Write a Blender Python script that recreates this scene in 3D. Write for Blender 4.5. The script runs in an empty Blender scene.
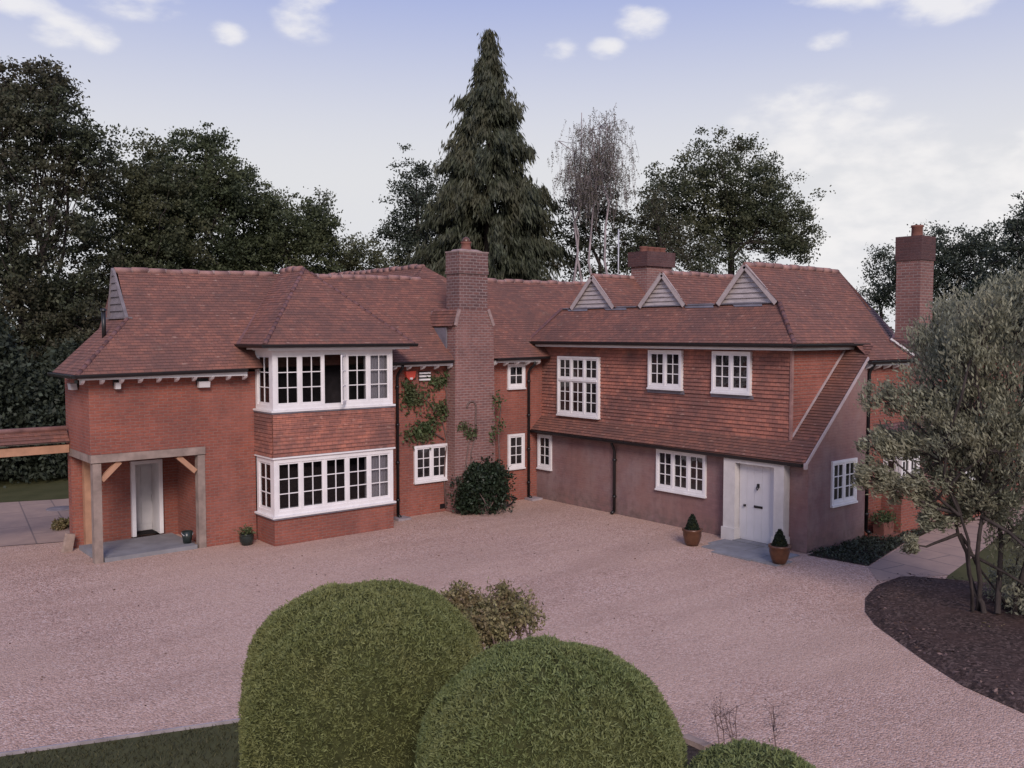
import bpy, math, random
import numpy as np
from mathutils import Vector, Matrix

rng = np.random.default_rng(11)
random.seed(11)
sc = bpy.context.scene
col = sc.collection
R = math.radians

# ------------------------------------------------------------------ camera
F_PX, YAW, PITCH, CAM_Z = 916.0, R(50.4), R(3.15), 5.4
cam_d = bpy.data.cameras.new("camera")
cam_d.sensor_width = 36.0
cam_d.lens = 36.0 * F_PX / 1024.0
cam_d.clip_end = 3000
cam_d.clip_start = 0.1
cam = bpy.data.objects.new("camera", cam_d)
col.objects.link(cam)
fw = Vector((math.cos(YAW) * math.cos(PITCH), math.sin(YAW) * math.cos(PITCH), -math.sin(PITCH)))
rt = Vector((math.sin(YAW), -math.cos(YAW), 0))
up = rt.cross(fw)
M = Matrix((rt, up, -fw)).transposed().to_4x4()
M.translation = Vector((0, 0, CAM_Z))
cam.matrix_world = M
sc.camera = cam

def ray(px, py):
    return fw + rt * ((px - 512) / F_PX) - up * ((py - 384) / F_PX)
def at(px, py, depth):
    return Vector((0, 0, CAM_Z)) + ray(px, py) * depth
def gnd(px, py, z=0.0):
    r = ray(px, py)
    return Vector((0, 0, CAM_Z)) + r * ((z - CAM_Z) / r.z)

# ------------------------------------------------------------------ sun + sky
SUN_DIR = Vector((-0.46, -0.78, 0.55)).normalized()      # towards the sun
sun_d = bpy.data.lights.new("sun", 'SUN')
sun_d.energy = 2.55
sun_d.angle = R(20)
sun_d.color = (1.0, 0.865, 0.80)
sun = bpy.data.objects.new("sun", sun_d)
col.objects.link(sun)
sun.rotation_euler = (-SUN_DIR).to_track_quat('-Z', 'Y').to_euler()

w = bpy.data.worlds.new("World")
sc.world = w
w.use_nodes = True
nt = w.node_tree
nt.nodes.clear()
N, L = nt.nodes.new, nt.links.new
out = N('ShaderNodeOutputWorld')
bg = N('ShaderNodeBackground')
bg.inputs['Strength'].default_value = 0.1
L(bg.outputs[0], out.inputs[0])
sky = N('ShaderNodeTexSky')
sky.sky_type = 'NISHITA'
sky.sun_disc = False
sky.sun_elevation = math.asin(SUN_DIR.z)
sky.sun_rotation = math.atan2(SUN_DIR.x, SUN_DIR.y)
sky.air_density = 1.2
sky.dust_density = 1.5
tc = N('ShaderNodeTexCoord')
def wmath(op, a, b=None, c=None):
    n = N('ShaderNodeMath'); n.operation = op
    for i, v in enumerate((a, b, c)):
        if v is None: continue
        if isinstance(v, (int, float)): n.inputs[i].default_value = v
        else: L(v, n.inputs[i])
    return n.outputs[0]
def wmix(fac, a, b, mode='MIX'):
    n = N('ShaderNodeMix'); n.data_type = 'RGBA'; n.blend_type = mode
    for s, v in (('Factor', fac), ('A', a), ('B', b)):
        sock = [q for q in n.inputs if q.name == s and (q.type == ('VALUE' if s == 'Factor' else 'RGBA'))][0]
        if isinstance(v, (int, float)): sock.default_value = v
        elif isinstance(v, tuple): sock.default_value = v
        else: L(v, sock)
    return [o for o in n.outputs if o.type == 'RGBA'][0]
sepx = N('ShaderNodeSeparateXYZ'); L(tc.outputs['Generated'], sepx.inputs[0])
elev = sepx.outputs['Z']
tinted = wmix(1.0, sky.outputs[0], (1.05, 0.82, 0.92, 1), 'MULTIPLY')
lav = wmix(0.85, tinted, (3.25, 4.1, 7.8, 1))               # thin high veil that evens the blue out to lavender
hz = N('ShaderNodeMapRange'); hz.interpolation_type = 'SMOOTHSTEP'
L(elev, hz.inputs['Value'])
hz.inputs['From Min'].default_value = 0.15; hz.inputs['From Max'].default_value = 0.42
hz.inputs['To Min'].default_value = 1.0; hz.inputs['To Max'].default_value = 0.0
skyc = wmix(hz.outputs[0], lav, (7.5, 7.55, 7.85, 1))
# clouds: direction-space noise inside soft round regions of the sky
nz = N('ShaderNodeTexNoise'); nz.inputs['Scale'].default_value = 9.0; nz.inputs['Detail'].default_value = 7.0
nz.inputs['Roughness'].default_value = 0.55
mp = N('ShaderNodeMapping'); mp.inputs['Scale'].default_value = (1, 1, 2.2)
L(tc.outputs['Generated'], mp.inputs[0]); L(mp.outputs[0], nz.inputs['Vector'])
def puff(px, py, rad_px, stretch=1.0):
    d = ray(px, py).normalized()
    vs = N('ShaderNodeVectorMath'); vs.operation = 'SUBTRACT'
    L(tc.outputs['Generated'], vs.inputs[0]); vs.inputs[1].default_value = d
    vm = N('ShaderNodeVectorMath'); vm.operation = 'MULTIPLY'
    L(vs.outputs[0], vm.inputs[0]); vm.inputs[1].default_value = (1, 1, stretch)
    vl = N('ShaderNodeVectorMath'); vl.operation = 'LENGTH'; L(vm.outputs[0], vl.inputs[0])
    m = N('ShaderNodeMapRange'); m.interpolation_type = 'SMOOTHERSTEP'
    L(vl.outputs['Value'], m.inputs['Value'])
    m.inputs['From Min'].default_value = 0; m.inputs['From Max'].default_value = rad_px / F_PX
    m.inputs['To Min'].default_value = 1; m.inputs['To Max'].default_value = 0
    return m.outputs[0]
acc = None
for a in [(815, 135, 120, 1.6), (880, 150, 110, 2.2), (990, 205, 150, 1.6), (860, 230, 190, 1.3), (1080, 170, 130, 1.8), (720, 200, 110, 1.6), (850, -4, 90, 3.4), (641, 22, 40, 1.5), (606, 48, 32, 2),
          (560, 48, 32, 1.7), (306, 12, 48, 1.1), (60, 27, 48, 1.9), (130, 2, 70, 3.0), (14, 4, 60, 2.6), (228, 34, 27, 1.5), (98, 38, 30, 1.5), (833, 41, 36, 2), (945, 2, 70, 2.4)]:
    p = puff(*a)
    acc = p if acc is None else wmath('MAXIMUM', acc, p)
nz2 = N('ShaderNodeTexNoise'); nz2.inputs['Scale'].default_value = 26.0; nz2.inputs['Detail'].default_value = 6.0
L(mp.outputs[0], nz2.inputs['Vector'])
wob = wmath('ADD', wmath('MULTIPLY', wmath('SUBTRACT', nz.outputs['Fac'], 0.5), 2.6), wmath('MULTIPLY', wmath('SUBTRACT', nz2.outputs['Fac'], 0.5), 2.2))
gate = wmath('MINIMUM', wmath('MULTIPLY', acc, 2.5), 1.0)
cm = wmath('ADD', acc, wmath('MULTIPLY', wob, gate))
cr = N('ShaderNodeMapRange'); cr.interpolation_type = 'SMOOTHSTEP'
L(cm, cr.inputs['Value']); cr.inputs['From Min'].default_value = 0.15; cr.inputs['From Max'].default_value = 1.35
cfac = wmath('MULTIPLY', cr.outputs[0], 0.8)
skyf = wmix(cfac, skyc, (9.2, 9.0, 9.0, 1))
# below the horizon: nothing bright
L(skyf, bg.inputs['Color'])

sc.view_settings.view_transform = 'Standard'
sc.view_settings.look = 'None'
sc.view_settings.gamma = 1
sc.view_settings.exposure = 0.0
sc.view_settings.use_curve_mapping = False
sc.cycles.use_denoising = True
sc.cycles.max_bounces = 6
sc.cycles.transparent_max_bounces = 8

# ------------------------------------------------------------------ materials
class Mat:
    def __init__(s, name, rough=0.8, spec=0.3):
        s.m = bpy.data.materials.new(name); s.m.use_nodes = True
        s.t = s.m.node_tree
        s.b = s.t.nodes['Principled BSDF']
        s.b.inputs['Roughness'].default_value = rough
        s.b.inputs['Specular IOR Level'].default_value = spec
    def n(s, t, **k):
        q = s.t.nodes.new(t)
        for a, v in k.items():
            if a in ('operation', 'blend_type', 'data_type', 'feature', 'interpolation_type', 'noise_dimensions'): setattr(q, a, v)
        return q
    def l(s, a, b): s.t.links.new(a, b)
    def uv(s): return s.n('ShaderNodeTexCoord').outputs['UV']
    def obj(s): return s.n('ShaderNodeNewGeometry').outputs['Position']
    def noise(s, vec, scale, detail=4, rough=0.55, stretch=None):
        if stretch:
            mp = s.n('ShaderNodeMapping'); mp.inputs['Scale'].default_value = stretch
            s.l(vec, mp.inputs[0]); vec = mp.outputs[0]
        q = s.n('ShaderNodeTexNoise'); q.inputs['Scale'].default_value = scale
        q.inputs['Detail'].default_value = detail; q.inputs['Roughness'].default_value = rough
        s.l(vec, q.inputs['Vector']); return q.outputs['Fac']
    def ramp(s, fac, stops):
        q = s.n('ShaderNodeValToRGB'); s.l(fac, q.inputs[0])
        e = q.color_ramp.elements
        while len(e) < len(stops): e.new(0.5)
        for el, (p, c) in zip(e, stops):
            el.position = p; el.color = (*c, 1) if len(c) == 3 else c
        return q.outputs[0]
    def mix(s, fac, a, b, mode='MIX'):
        q = s.n('ShaderNodeMix', data_type='RGBA', blend_type=mode)
        for nm, ty, v in (('Factor', 'VALUE', fac), ('A', 'RGBA', a), ('B', 'RGBA', b)):
            k = [i for i in q.inputs if i.name == nm and i.type == ty][0]
            if isinstance(v, (int, float)): k.default_value = v
            elif isinstance(v, tuple): k.default_value = (*v, 1) if len(v) == 3 else v
            else: s.l(v, k)
        return [o for o in q.outputs if o.type == 'RGBA'][0]
    def math(s, op, a, b=None):
        q = s.n('ShaderNodeMath', operation=op)
        for i, v in enumerate((a, b)):
            if v is None: continue
            if isinstance(v, (int, float)): q.inputs[i].default_value = v
            else: s.l(v, q.inputs[i])
        return q.outputs[0]
    def color(s, c):
        if isinstance(c, tuple): s.b.inputs['Base Color'].default_value = (*c, 1)
        else: s.l(c, s.b.inputs['Base Color'])
        return s
    def bump(s, h, dist, strength=1.0):
        q = s.n('ShaderNodeBump'); q.inputs['Distance'].default_value = dist; q.inputs['Strength'].default_value = strength
        s.l(h, q.inputs['Height']); s.l(q.outputs[0], s.b.inputs['Normal']); return s

def brick_mat(name, c1, c2, mortar, w_=0.225, h_=0.075, mort=0.01, stain=0.45, render_patch=0.0, dark=(0.10, 0.06, 0.06)):
    m = Mat(name, 0.9, 0.15)
    uv = m.uv()
    # a little warp so that courses are not ruler straight
    b = m.n('ShaderNodeTexBrick')
    b.inputs['Scale'].default_value = 1.0
    b.inputs['Brick Width'].default_value = w_; b.inputs['Row Height'].default_value = h_
    b.inputs['Mortar Size'].default_value = mort; b.inputs['Mortar Smooth'].default_value = 0.3
    b.inputs['Bias'].default_value = -0.1
    b.inputs['Color1'].default_value = (*c1, 1); b.inputs['Color2'].default_value = (*c2, 1); b.inputs['Mortar'].default_value = (*mortar, 1)
    m.l(uv, b.inputs['Vector'])
    n1 = m.noise(uv, 0.7, 6, 0.65)
    n2 = m.noise(uv, 9.0, 3, 0.6, (1, 3, 1))
    c = m.mix(m.math('MULTIPLY', m.ramp(n2, [(0.42, (0, 0, 0)), (0.66, (1, 1, 1))]), 0.45), b.outputs['Color'], tuple(x * 0.5 for x in c1))
    c = m.mix(m.math('MULTIPLY', m.ramp(n1, [(0.38, (0, 0, 0)), (0.7, (1, 1, 1))]), stain), c, dark)
    n3 = m.noise(uv, 30.0, 2, 0.5, (1, 2.5, 1))
    n6 = m.noise(uv, 0.9, 7, 0.7, (1, 0.5, 1))
    c = m.mix(m.math('MULTIPLY', m.ramp(n6, [(0.48, (0, 0, 0)), (0.66, (1, 1, 1))]), 0.38), c, tuple(min(1, x * 1.15 + .055) for x in c1))
    c = m.mix(m.math('MULTIPLY', m.ramp(n3, [(0.62, (0, 0, 0)), (0.75, (1, 1, 1))]), 0.35), c, (0.42, 0.26, 0.22))
    m.color(c)
    m.bump(m.math('ADD', m.math('MULTIPLY', b.outputs['Fac'], -1.0), m.math('MULTIPLY', n2, 0.5)), 0.008, 0.9)
    return m.m

def tile_mat(name, c1, c2, dark, light, gauge=0.1, dirt=0.5):
    m = Mat(name, 0.85, 0.2)
    uv = m.uv()
    b = m.n('ShaderNodeTexBrick')
    b.inputs['Scale'].default_value = 1.0
    b.inputs['Brick Width'].default_value = 0.165; b.inputs['Row Height'].default_value = gauge
    b.inputs['Mortar Size'].default_value = 0.003; b.inputs['Mortar Smooth'].default_value = 0.1
    b.inputs['Bias'].default_value = 0.0
    b.inputs['Color1'].default_value = (*c1, 1); b.inputs['Color2'].default_value = (*c2, 1); b.inputs['Mortar'].default_value = (*dark, 1)
    m.l(uv, b.inputs['Vector'])
    big = m.noise(uv, 0.55, 7, 0.68)
    mid = m.noise(uv, 3.0, 4, 0.6, (1, 1.6, 1))
    row = m.noise(uv, 5.0, 2, 0.5, (0.9, 2.0, 1)); lich = m.noise(uv, 2.1, 6, 0.7)
    c = m.mix(m.math('MULTIPLY', m.ramp(mid, [(0.42, (0, 0, 0)), (0.64, (1, 1, 1))]), 0.5), b.outputs['Color'], dark)
    c = m.mix(m.math('MULTIPLY', m.ramp(big, [(0.44, (0, 0, 0)), (0.6, (1, 1, 1))]), dirt), c, dark)
    c = m.mix(m.math('MULTIPLY', m.ramp(row, [(0.64, (0, 0, 0)), (0.74, (1, 1, 1))]), 0.5), c, light)
    c = m.mix(m.math('MULTIPLY', m.ramp(lich, [(0.60, (0, 0, 0)), (0.70, (1, 1, 1))]), 0.5), c, (0.20, 0.15, 0.115))
    m.color(c)
    m.bump(m.math('ADD', m.math('MULTIPLY', b.outputs['Fac'], -1.0), mid), 0.006, 0.8)
    return m.m

def plain(name, c, rough=0.6, spec=0.3, var=0.12, scale=6.0, stretch=None, bump=0.0):
    m = Mat(name, rough, spec)
    n = m.noise(m.obj(), scale, 5, 0.6, stretch)
    lo = tuple(x * (1 - var) for x in c); hi = tuple(min(1, x * (1 + var)) for x in c)
    m.color(m.ramp(n, [(0.3, lo), (0.7, hi)]))
    if bump: m.bump(n, bump)
    return m.m

MT = {}
MT['brick'] = brick_mat('red_brick', (0.345, 0.108, 0.073), (0.26, 0.086, 0.064), (0.30, 0.178, 0.148))
MT['brick_old'] = brick_mat('chimney_brick', (0.285, 0.135, 0.115), (0.19, 0.098, 0.092), (0.34, 0.25, 0.23), 0.23, 0.08, 0.014, stain=0.45)
MT['brick_dark'] = brick_mat('weathered_stack_brick', (0.20, 0.10, 0.09), (0.105, 0.065, 0.066), (0.32, 0.25, 0.24), 0.24, 0.09, 0.014, stain=0.3)
MT['brick_rear'] = brick_mat('sooty_stack_brick', (0.12, 0.058, 0.055), (0.075, 0.043, 0.046), (0.13, 0.08, 0.08), stain=0.5)
MT['render'] = None
MT['tile'] = tile_mat('clay_roof_tile', (0.285, 0.122, 0.086), (0.20, 0.092, 0.072), (0.115, 0.068, 0.060), (0.44, 0.29, 0.23))
MT['tile_old_shade'] = tile_mat('weathered_shaded_roof_tile', (0.22, 0.10, 0.09), (0.15, 0.075, 0.075), (0.09, 0.06, 0.065), (0.32, 0.22, 0.21), dirt=0.75)  # darker copy of the roof tile, also used as painted shade
MT['hung'] = tile_mat('hung_wall_tile', (0.46, 0.18, 0.125), (0.31, 0.13, 0.10), (0.15, 0.082, 0.074), (0.50, 0.31, 0.25), gauge=0.105, dirt=0.72)

m = Mat('painted_brick_render', 0.9, 0.15)
uv = m.uv()
b = m.n('ShaderNodeTexBrick'); b.inputs['Scale'].default_value = 1; b.inputs['Brick Width'].default_value = 0.225; b.inputs['Row Height'].default_value = 0.075
b.inputs['Mortar Size'].default_value = 0.008; b.inputs['Mortar Smooth'].default_value = 0.6
b.inputs['Color1'].default_value = (0.25, 0.142, 0.138, 1); b.inputs['Color2'].default_value = (0.22, 0.128, 0.126, 1); b.inputs['Mortar'].default_value = (0.21, 0.125, 0.124, 1)
m.l(uv, b.inputs['Vector'])
n1 = m.noise(uv, 0.8, 6, 0.62, (1, 0.6, 1))
n2 = m.noise(uv, 5, 4, 0.6)
n4 = m.noise(uv, 1.6, 5, 0.65, (2.2, 0.35, 1)); n5 = m.noise(uv, 0.45, 4, 0.6)
c = m.mix(m.math('MULTIPLY', m.ramp(n1, [(0.42, (0, 0, 0)), (0.6, (1, 1, 1))]), 0.65), b.outputs['Color'], (0.29, 0.215, 0.205))
c = m.mix(m.math('MULTIPLY', m.ramp(n5, [(0.45, (0, 0, 0)), (0.6, (1, 1, 1))]), 0.5), c, (0.26, 0.135, 0.11))
c = m.mix(m.math('MULTIPLY', m.ramp(n4, [(0.5, (0, 0, 0)), (0.68, (1, 1, 1))]), 0.45), c, (0.165, 0.10, 0.10))
zs_ = m.n('ShaderNodeSeparateXYZ'); m.l(m.obj(), zs_.inputs[0]); splash = m.math('MULTIPLY', m.math('SUBTRACT', 0.55, zs_.outputs['Z']), 1.8)
c = m.mix(m.math('MULTIPLY', m.math('MAXIMUM', m.math('MINIMUM', splash, 1.0), 0.0), m.ramp(n2, [(0.35, (0, 0, 0)), (0.65, (1, 1, 1))])), c, (0.15, 0.115, 0.10))
c = m.mix(m.math('MULTIPLY', m.ramp(n2, [(0.5, (0, 0, 0)), (0.75, (1, 1, 1))]), 0.4), c, (0.16, 0.085, 0.085))
m.color(c); m.bump(m.math('ADD', m.math('MULTIPLY', b.outputs['Fac'], -0.5), n2), 0.005)
MT['render'] = m.m

MT['white'] = plain('white_paint', (0.76, 0.735, 0.73), 0.45, 0.4, 0.07, 3.0)
MT['offwhite'] = plain('grey_white_paint', (0.58, 0.555, 0.55), 0.5, 0.35, 0.1, 3.0)
MT['verge'] = plain('pink_grey_verge', (0.42, 0.345, 0.345), 0.75, 0.2, 0.15, 5.0)
MT['door_paint'] = plain('door_paint', (0.62, 0.60, 0.61), 0.5, 0.35, 0.06, 2.0)
MT['cream'] = plain('stone_white_paint', (0.60, 0.565, 0.54), 0.55, 0.3, 0.1, 3.0)
MT['board_dark'] = plain('dark_louvre_board', (0.20, 0.172, 0.178), 0.8, 0.2, 0.25, 4.0)
MT['board'] = plain('weathered_grey_board', (0.42, 0.37, 0.365), 0.8, 0.2, 0.25, 4.0, (1, 1, 6))
MT['barge'] = plain('grey_mauve_bargeboard', (0.44, 0.375, 0.36), 0.75, 0.2, 0.15, 5.0)
MT['black'] = plain('black_cast_iron', (0.012, 0.011, 0.012), 0.4, 0.5, 0.3)
MT['lead'] = plain('lead_sheet', (0.165, 0.152, 0.175), 0.55, 0.4, 0.25, 2.5)
MT['oak'] = plain('weathered_oak', (0.27, 0.21, 0.18), 0.85, 0.2, 0.3, 3.0, (1, 1, 1))
MT['oak_new'] = plain('fresh_oak', (0.42, 0.235, 0.15), 0.75, 0.2, 0.2, 3.0)
MT['slate'] = plain('grey_flagstone', (0.23, 0.225, 0.235), 0.8, 0.25, 0.2, 2.0, bump=0.01)
m = Mat('path_paving', 0.85, 0.2)
b = m.n('ShaderNodeTexBrick'); b.inputs['Scale'].default_value = 1; b.inputs['Brick Width'].default_value = 2.4; b.inputs['Row Height'].default_value = 0.9
b.inputs['Mortar Size'].default_value = 0.025; b.inputs['Mortar Smooth'].default_value = 0.4
for k_, c_ in (('Color1', (0.39, 0.275, 0.22)), ('Color2', (0.36, 0.255, 0.205)), ('Mortar', (0.20, 0.15, 0.13))): b.inputs[k_].default_value = (*c_, 1)
mp_ = m.n('ShaderNodeMapping'); mp_.inputs['Rotation'].default_value = (0, 0, R(98)); m.l(m.obj(), mp_.inputs[0]); m.l(mp_.outputs[0], b.inputs['Vector'])
n1 = m.noise(m.obj(), 1.6, 6, 0.65)
m.color(m.mix(m.math('MULTIPLY', m.ramp(n1, [(0.35, (0, 0, 0)), (0.7, (1, 1, 1))]), 0.5), b.outputs['Color'], (0.20, 0.15, 0.14))); m.bump(n1, 0.01)
MT['path'] = m.m
MT['mortar'] = plain('ridge_mortar', (0.30, 0.215, 0.20), 0.9, 0.15, 0.25, 7.0)
MT['ridge'] = plain('ridge_tile_clay', (0.30, 0.17, 0.15), 0.85, 0.2, 0.4, 2.5)
MT['hip'] = plain('hip_tile_clay', (0.155, 0.08, 0.076), 0.85, 0.2, 0.4, 2.5)
MT['terracotta'] = plain('terracotta', (0.20, 0.085, 0.065), 0.75, 0.25, 0.2, 5.0)
MT['glazed'] = plain('brown_glaze', (0.10, 0.042, 0.022), 0.35, 0.5, 0.35, 6.0)
MT['greenpot'] = plain('green_black_glaze', (0.02, 0.028, 0.026), 0.3, 0.5, 0.3, 6.0)
MT['soil'] = plain('dark_soil', (0.05, 0.038, 0.032), 0.95, 0.1, 0.5, 20.0, bump=0.03)
MT['red'] = plain('red_plastic', (0.62, 0.09, 0.06), 0.45, 0.4, 0.08)
MT['painted_dark'] = plain('painted_gloom', (0.028, 0.024, 0.026), 0.9, 0.1, 0.2)  # near-black colour that paints in the shade of rooms and soffit
MT['rubber'] = plain('door_mat', (0.02, 0.018, 0.018), 0.95, 0.1, 0.4, 40)
MT['edge'] = plain('old_edging', (0.30, 0.26, 0.27), 0.8, 0.2, 0.3, 3.0)
MT['steel'] = plain('galvanised_steel', (0.45, 0.45, 0.47), 0.4, 0.5, 0.1)
MT['sandstone'] = plain('tan_stone', (0.30, 0.22, 0.18), 0.9, 0.15, 0.25, 5.0, bump=0.02)

m = Mat('window_glass', 0.03, 0.6); m.color(m.ramp(m.noise(m.obj(), 1.7, 2, 0.5), [(0.35, (0.006, 0.006, 0.007)), (0.75, (0.05, 0.045, 0.045))])); m.bump(m.noise(m.obj(), 2.3, 2, 0.5), 0.02, 0.6); MT['glass'] = m.m  # opaque pane: dark rooms and uneven reflections painted into the base colour
m = Mat('clear_glass', 0.02, 0.5)
t = m.t; g = t.nodes.new('ShaderNodeBsdfGlossy'); g.inputs['Roughness'].default_value = 0.02
tr = t.nodes.new('ShaderNodeBsdfTransparent'); tr.inputs[0].default_value = (0.8, 0.8, 0.82, 1)
fr = t.nodes.new('ShaderNodeFresnel'); fr.inputs[0].default_value = 1.5
mx = t.nodes.new('ShaderNodeMixShader')
t.links.new(fr.outputs[0], mx.inputs[0]); t.links.new(tr.outputs[0], mx.inputs[1]); t.links.new(g.outputs[0], mx.inputs[2])
t.links.new(mx.outputs[0], t.nodes['Material Output'].inputs[0]); MT['clear'] = m.m
m = Mat('net_curtain', 0.9, 0.1); m.color((0.55, 0.52, 0.54)); MT['curtain'] = m.m

def leaf_mat(name, c, var=0.45, trans=0.25, patch=None, patch_scale=0.5, rough=0.6, patch_amt=0.6):
    m = Mat(name, rough, 0.25)
    ri = m.n('ShaderNodeNewGeometry').outputs['Random Per Island']
    lo = tuple(x * (1 - var) for x in c); hi = tuple(x * (1 + var) for x in c)
    cc = m.ramp(ri, [(0.0, lo), (0.75, c), (1.0, hi)])
    if patch:
        n = m.noise(m.obj(), patch_scale, 4, 0.6)
        cc = m.mix(m.math('MULTIPLY', m.ramp(n, [(0.42, (0, 0, 0)), (0.62, (1, 1, 1))]), patch_amt), cc, patch)
    m.color(cc)
    t = m.t; tl = t.nodes.new('ShaderNodeBsdfTranslucent'); m.l(cc, tl.inputs[0])
    mx = t.nodes.new('ShaderNodeMixShader'); mx.inputs[0].default_value = trans
    t.links.new(m.b.outputs[0], mx.inputs[1]); t.links.new(tl.outputs[0], mx.inputs[2])
    t.links.new(mx.outputs[0], t.nodes['Material Output'].inputs[0])
    return m.m
MT['bark'] = plain('dark_bark', (0.055, 0.045, 0.042), 0.95, 0.1, 0.4, 8.0, (1, 1, 0.3), bump=0.03)
MT['bark_pale'] = plain('pale_birch_bark', (0.30, 0.255, 0.26), 0.9, 0.1, 0.4, 3.0)
MT['stem'] = plain('grey_stem', (0.16, 0.11, 0.10), 0.9, 0.1, 0.3, 9.0)

# ------------------------------------------------------------------ mesh builder
WL = {}   # world location of every object's origin
class MB:
    def __init__(s): s.v = []; s.f = []; s.m = []; s.uv = []; s.sm = []
    def poly(s, pts, mi=0, uv=None, smooth=False):
        i = len(s.v); s.v += [tuple(p) for p in pts]
        s.f.append(tuple(range(i, i + len(pts)))); s.m.append(mi); s.uv.append(uv); s.sm.append(smooth)
    def box(s, x0, x1, y0, y1, z0, z1, mi=0):
        p = [(x0, y0, z0), (x1, y0, z0), (x1, y1, z0), (x0, y1, z0), (x0, y0, z1), (x1, y0, z1), (x1, y1, z1), (x0, y1, z1)]
        for q in ((0, 3, 2, 1), (4, 5, 6, 7), (0, 1, 5, 4), (1, 2, 6, 5), (2, 3, 7, 6), (3, 0, 4, 7)):
            s.poly([p[k] for k in q], mi)
    def obox(s, fr, u0, u1, d0, d1, z0, z1, mi=0):
        o, u, n = fr; z = Vector((0, 0, 1))
        P = lambda a, b, c: o + u * a + n * b + z * c
        p = [P(u0, d0, z0), P(u1, d0, z0), P(u1, d1, z0), P(u0, d1, z0), P(u0, d0, z1), P(u1, d0, z1), P(u1, d1, z1), P(u0, d1, z1)]
        flip = u.cross(n).z < 0
        for q in ((0, 3, 2, 1), (4, 5, 6, 7), (0, 1, 5, 4), (1, 2, 6, 5), (2, 3, 7, 6), (3, 0, 4, 7)):
            q = q[::-1] if flip else q
            s.poly([p[k] for k in q], mi)
    def prism(s, pts, vec, mi=0):
        a = [Vector(p) for p in pts]; b_ = [p + Vector(vec) for p in a]
        nrm = (a[1] - a[0]).cross(a[2] - a[0])
        if nrm.dot(Vector(vec)) > 0: a.reverse(); b_.reverse()
        s.poly(a, mi); s.poly(b_[::-1], mi)
        n_ = len(a)
        for i in range(n_):
            j = (i + 1) % n_
            s.poly([a[j], a[i], b_[i], b_[j]], mi)
    def beam(s, p0, p1, w_, h_, mi=0, upv=(0, 0, 1)):
        p0, p1 = Vector(p0), Vector(p1); d = (p1 - p0).normalized(); sd = d.cross(Vector(upv)).normalized(); u_ = sd.cross(d)
        c = [sd * (w_ / 2) + u_ * (h_ / 2), -sd * (w_ / 2) + u_ * (h_ / 2), -sd * (w_ / 2) - u_ * (h_ / 2), sd * (w_ / 2) - u_ * (h_ / 2)]
        a = [p0 + q for q in c]; b_ = [p1 + q for q in c]
        s.poly(a, mi); s.poly(b_[::-1], mi)
        for i in range(4):
            j = (i + 1) % 4; s.poly([a[j], a[i], b_[i], b_[j]], mi)
    def tube(s, pts, rad, seg=8, mi=0, caps=True, half=False):
        pts = [Vector(p) for p in pts]; n_ = len(pts)
        if isinstance(rad, (int, float)): rad = [rad] * n_
        rings = []; ref = None
        for i, p in enumerate(pts):
            d = (pts[min(i + 1, n_ - 1)] - pts[max(i - 1, 0)])
            if d.length < 1e-9: d = Vector((0, 0, 1))
            d.normalize()
            if ref is None: ref = Vector((0, 0, 1)) if abs(d.z) < 0.9 else Vector((1, 0, 0))
            sd = d.cross(ref); sd = sd.normalized() if sd.length > 1e-6 else Vector((1, 0, 0))
            u_ = sd.cross(d).normalized(); ref = u_
            if half: ang = [math.pi * k / (seg - 1) for k in range(seg)]
            else: ang = [2 * math.pi * k / seg for k in range(seg)]
            rings.append([p + (sd * math.cos(a) + u_ * math.sin(a)) * rad[i] for a in ang])
        base = len(s.v)
        for r_ in rings: s.v += [tuple(q) for q in r_]
        for i in range(n_ - 1):
            for k in range(seg - 1 if half else seg):
                k2 = (k + 1) % seg
                s.f.append((base + i * seg + k, base + (i + 1) * seg + k, base + (i + 1) * seg + k2, base + i * seg + k2))
                s.m.append(mi); s.uv.append(None); s.sm.append(True)
        if caps:
            for i, rev in ((0, False), (n_ - 1, True)):
                idx = [base + i * seg + k for k in range(seg)]
                s.f.append(tuple(idx[::-1] if rev else idx)); s.m.append(mi); s.uv.append(None); s.sm.append(False)
    def lathe(s, c, prof, seg=20, mi=0):
        c = Vector(c); base = len(s.v); k_ = len(prof)
        for r_, z in prof:
            for k in range(seg):
                a = 2 * math.pi * k / seg
                s.v.append((c.x + r_ * math.cos(a), c.y + r_ * math.sin(a), c.z + z))
        for i in range(k_ - 1):
            for k in range(seg):
                k2 = (k + 1) % seg
                s.f.append((base + i * seg + k, base + i * seg + k2, base + (i + 1) * seg + k2, base + (i + 1) * seg + k))
                s.m.append(mi); s.uv.append(None); s.sm.append(True)
    def tiled(s, pts, gauge=0.1, lip=0.0085, mi=0, v0=None, seed=0, ud=None):
        """A plain-tile slope: the planar polygon cut in courses, each course tilted so its lower edge stands proud."""
        pts = [Vector(p) for p in pts]
        n = Vector((0, 0, 0))
        for i in range(len(pts)):
            n += pts[i].cross(pts[(i + 1) % len(pts)])
        n.normalize()
        if n.z < 0 or (abs(n.z) < 1e-4 and n.dot(Vector((-1, -1, 0))) < 0): n = -n; pts.reverse()
        u = Vector((0, 0, 1)).cross(n) if ud is None else Vector(ud); u.normalize(); v = n.cross(u)
        q = [(p.dot(u), p.dot(v)) for p in pts]; h = pts[0].dot(n)
        vmin = min(b for a, b in q) if v0 is None else v0
        vmax = max(b for a, b in q)
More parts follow.
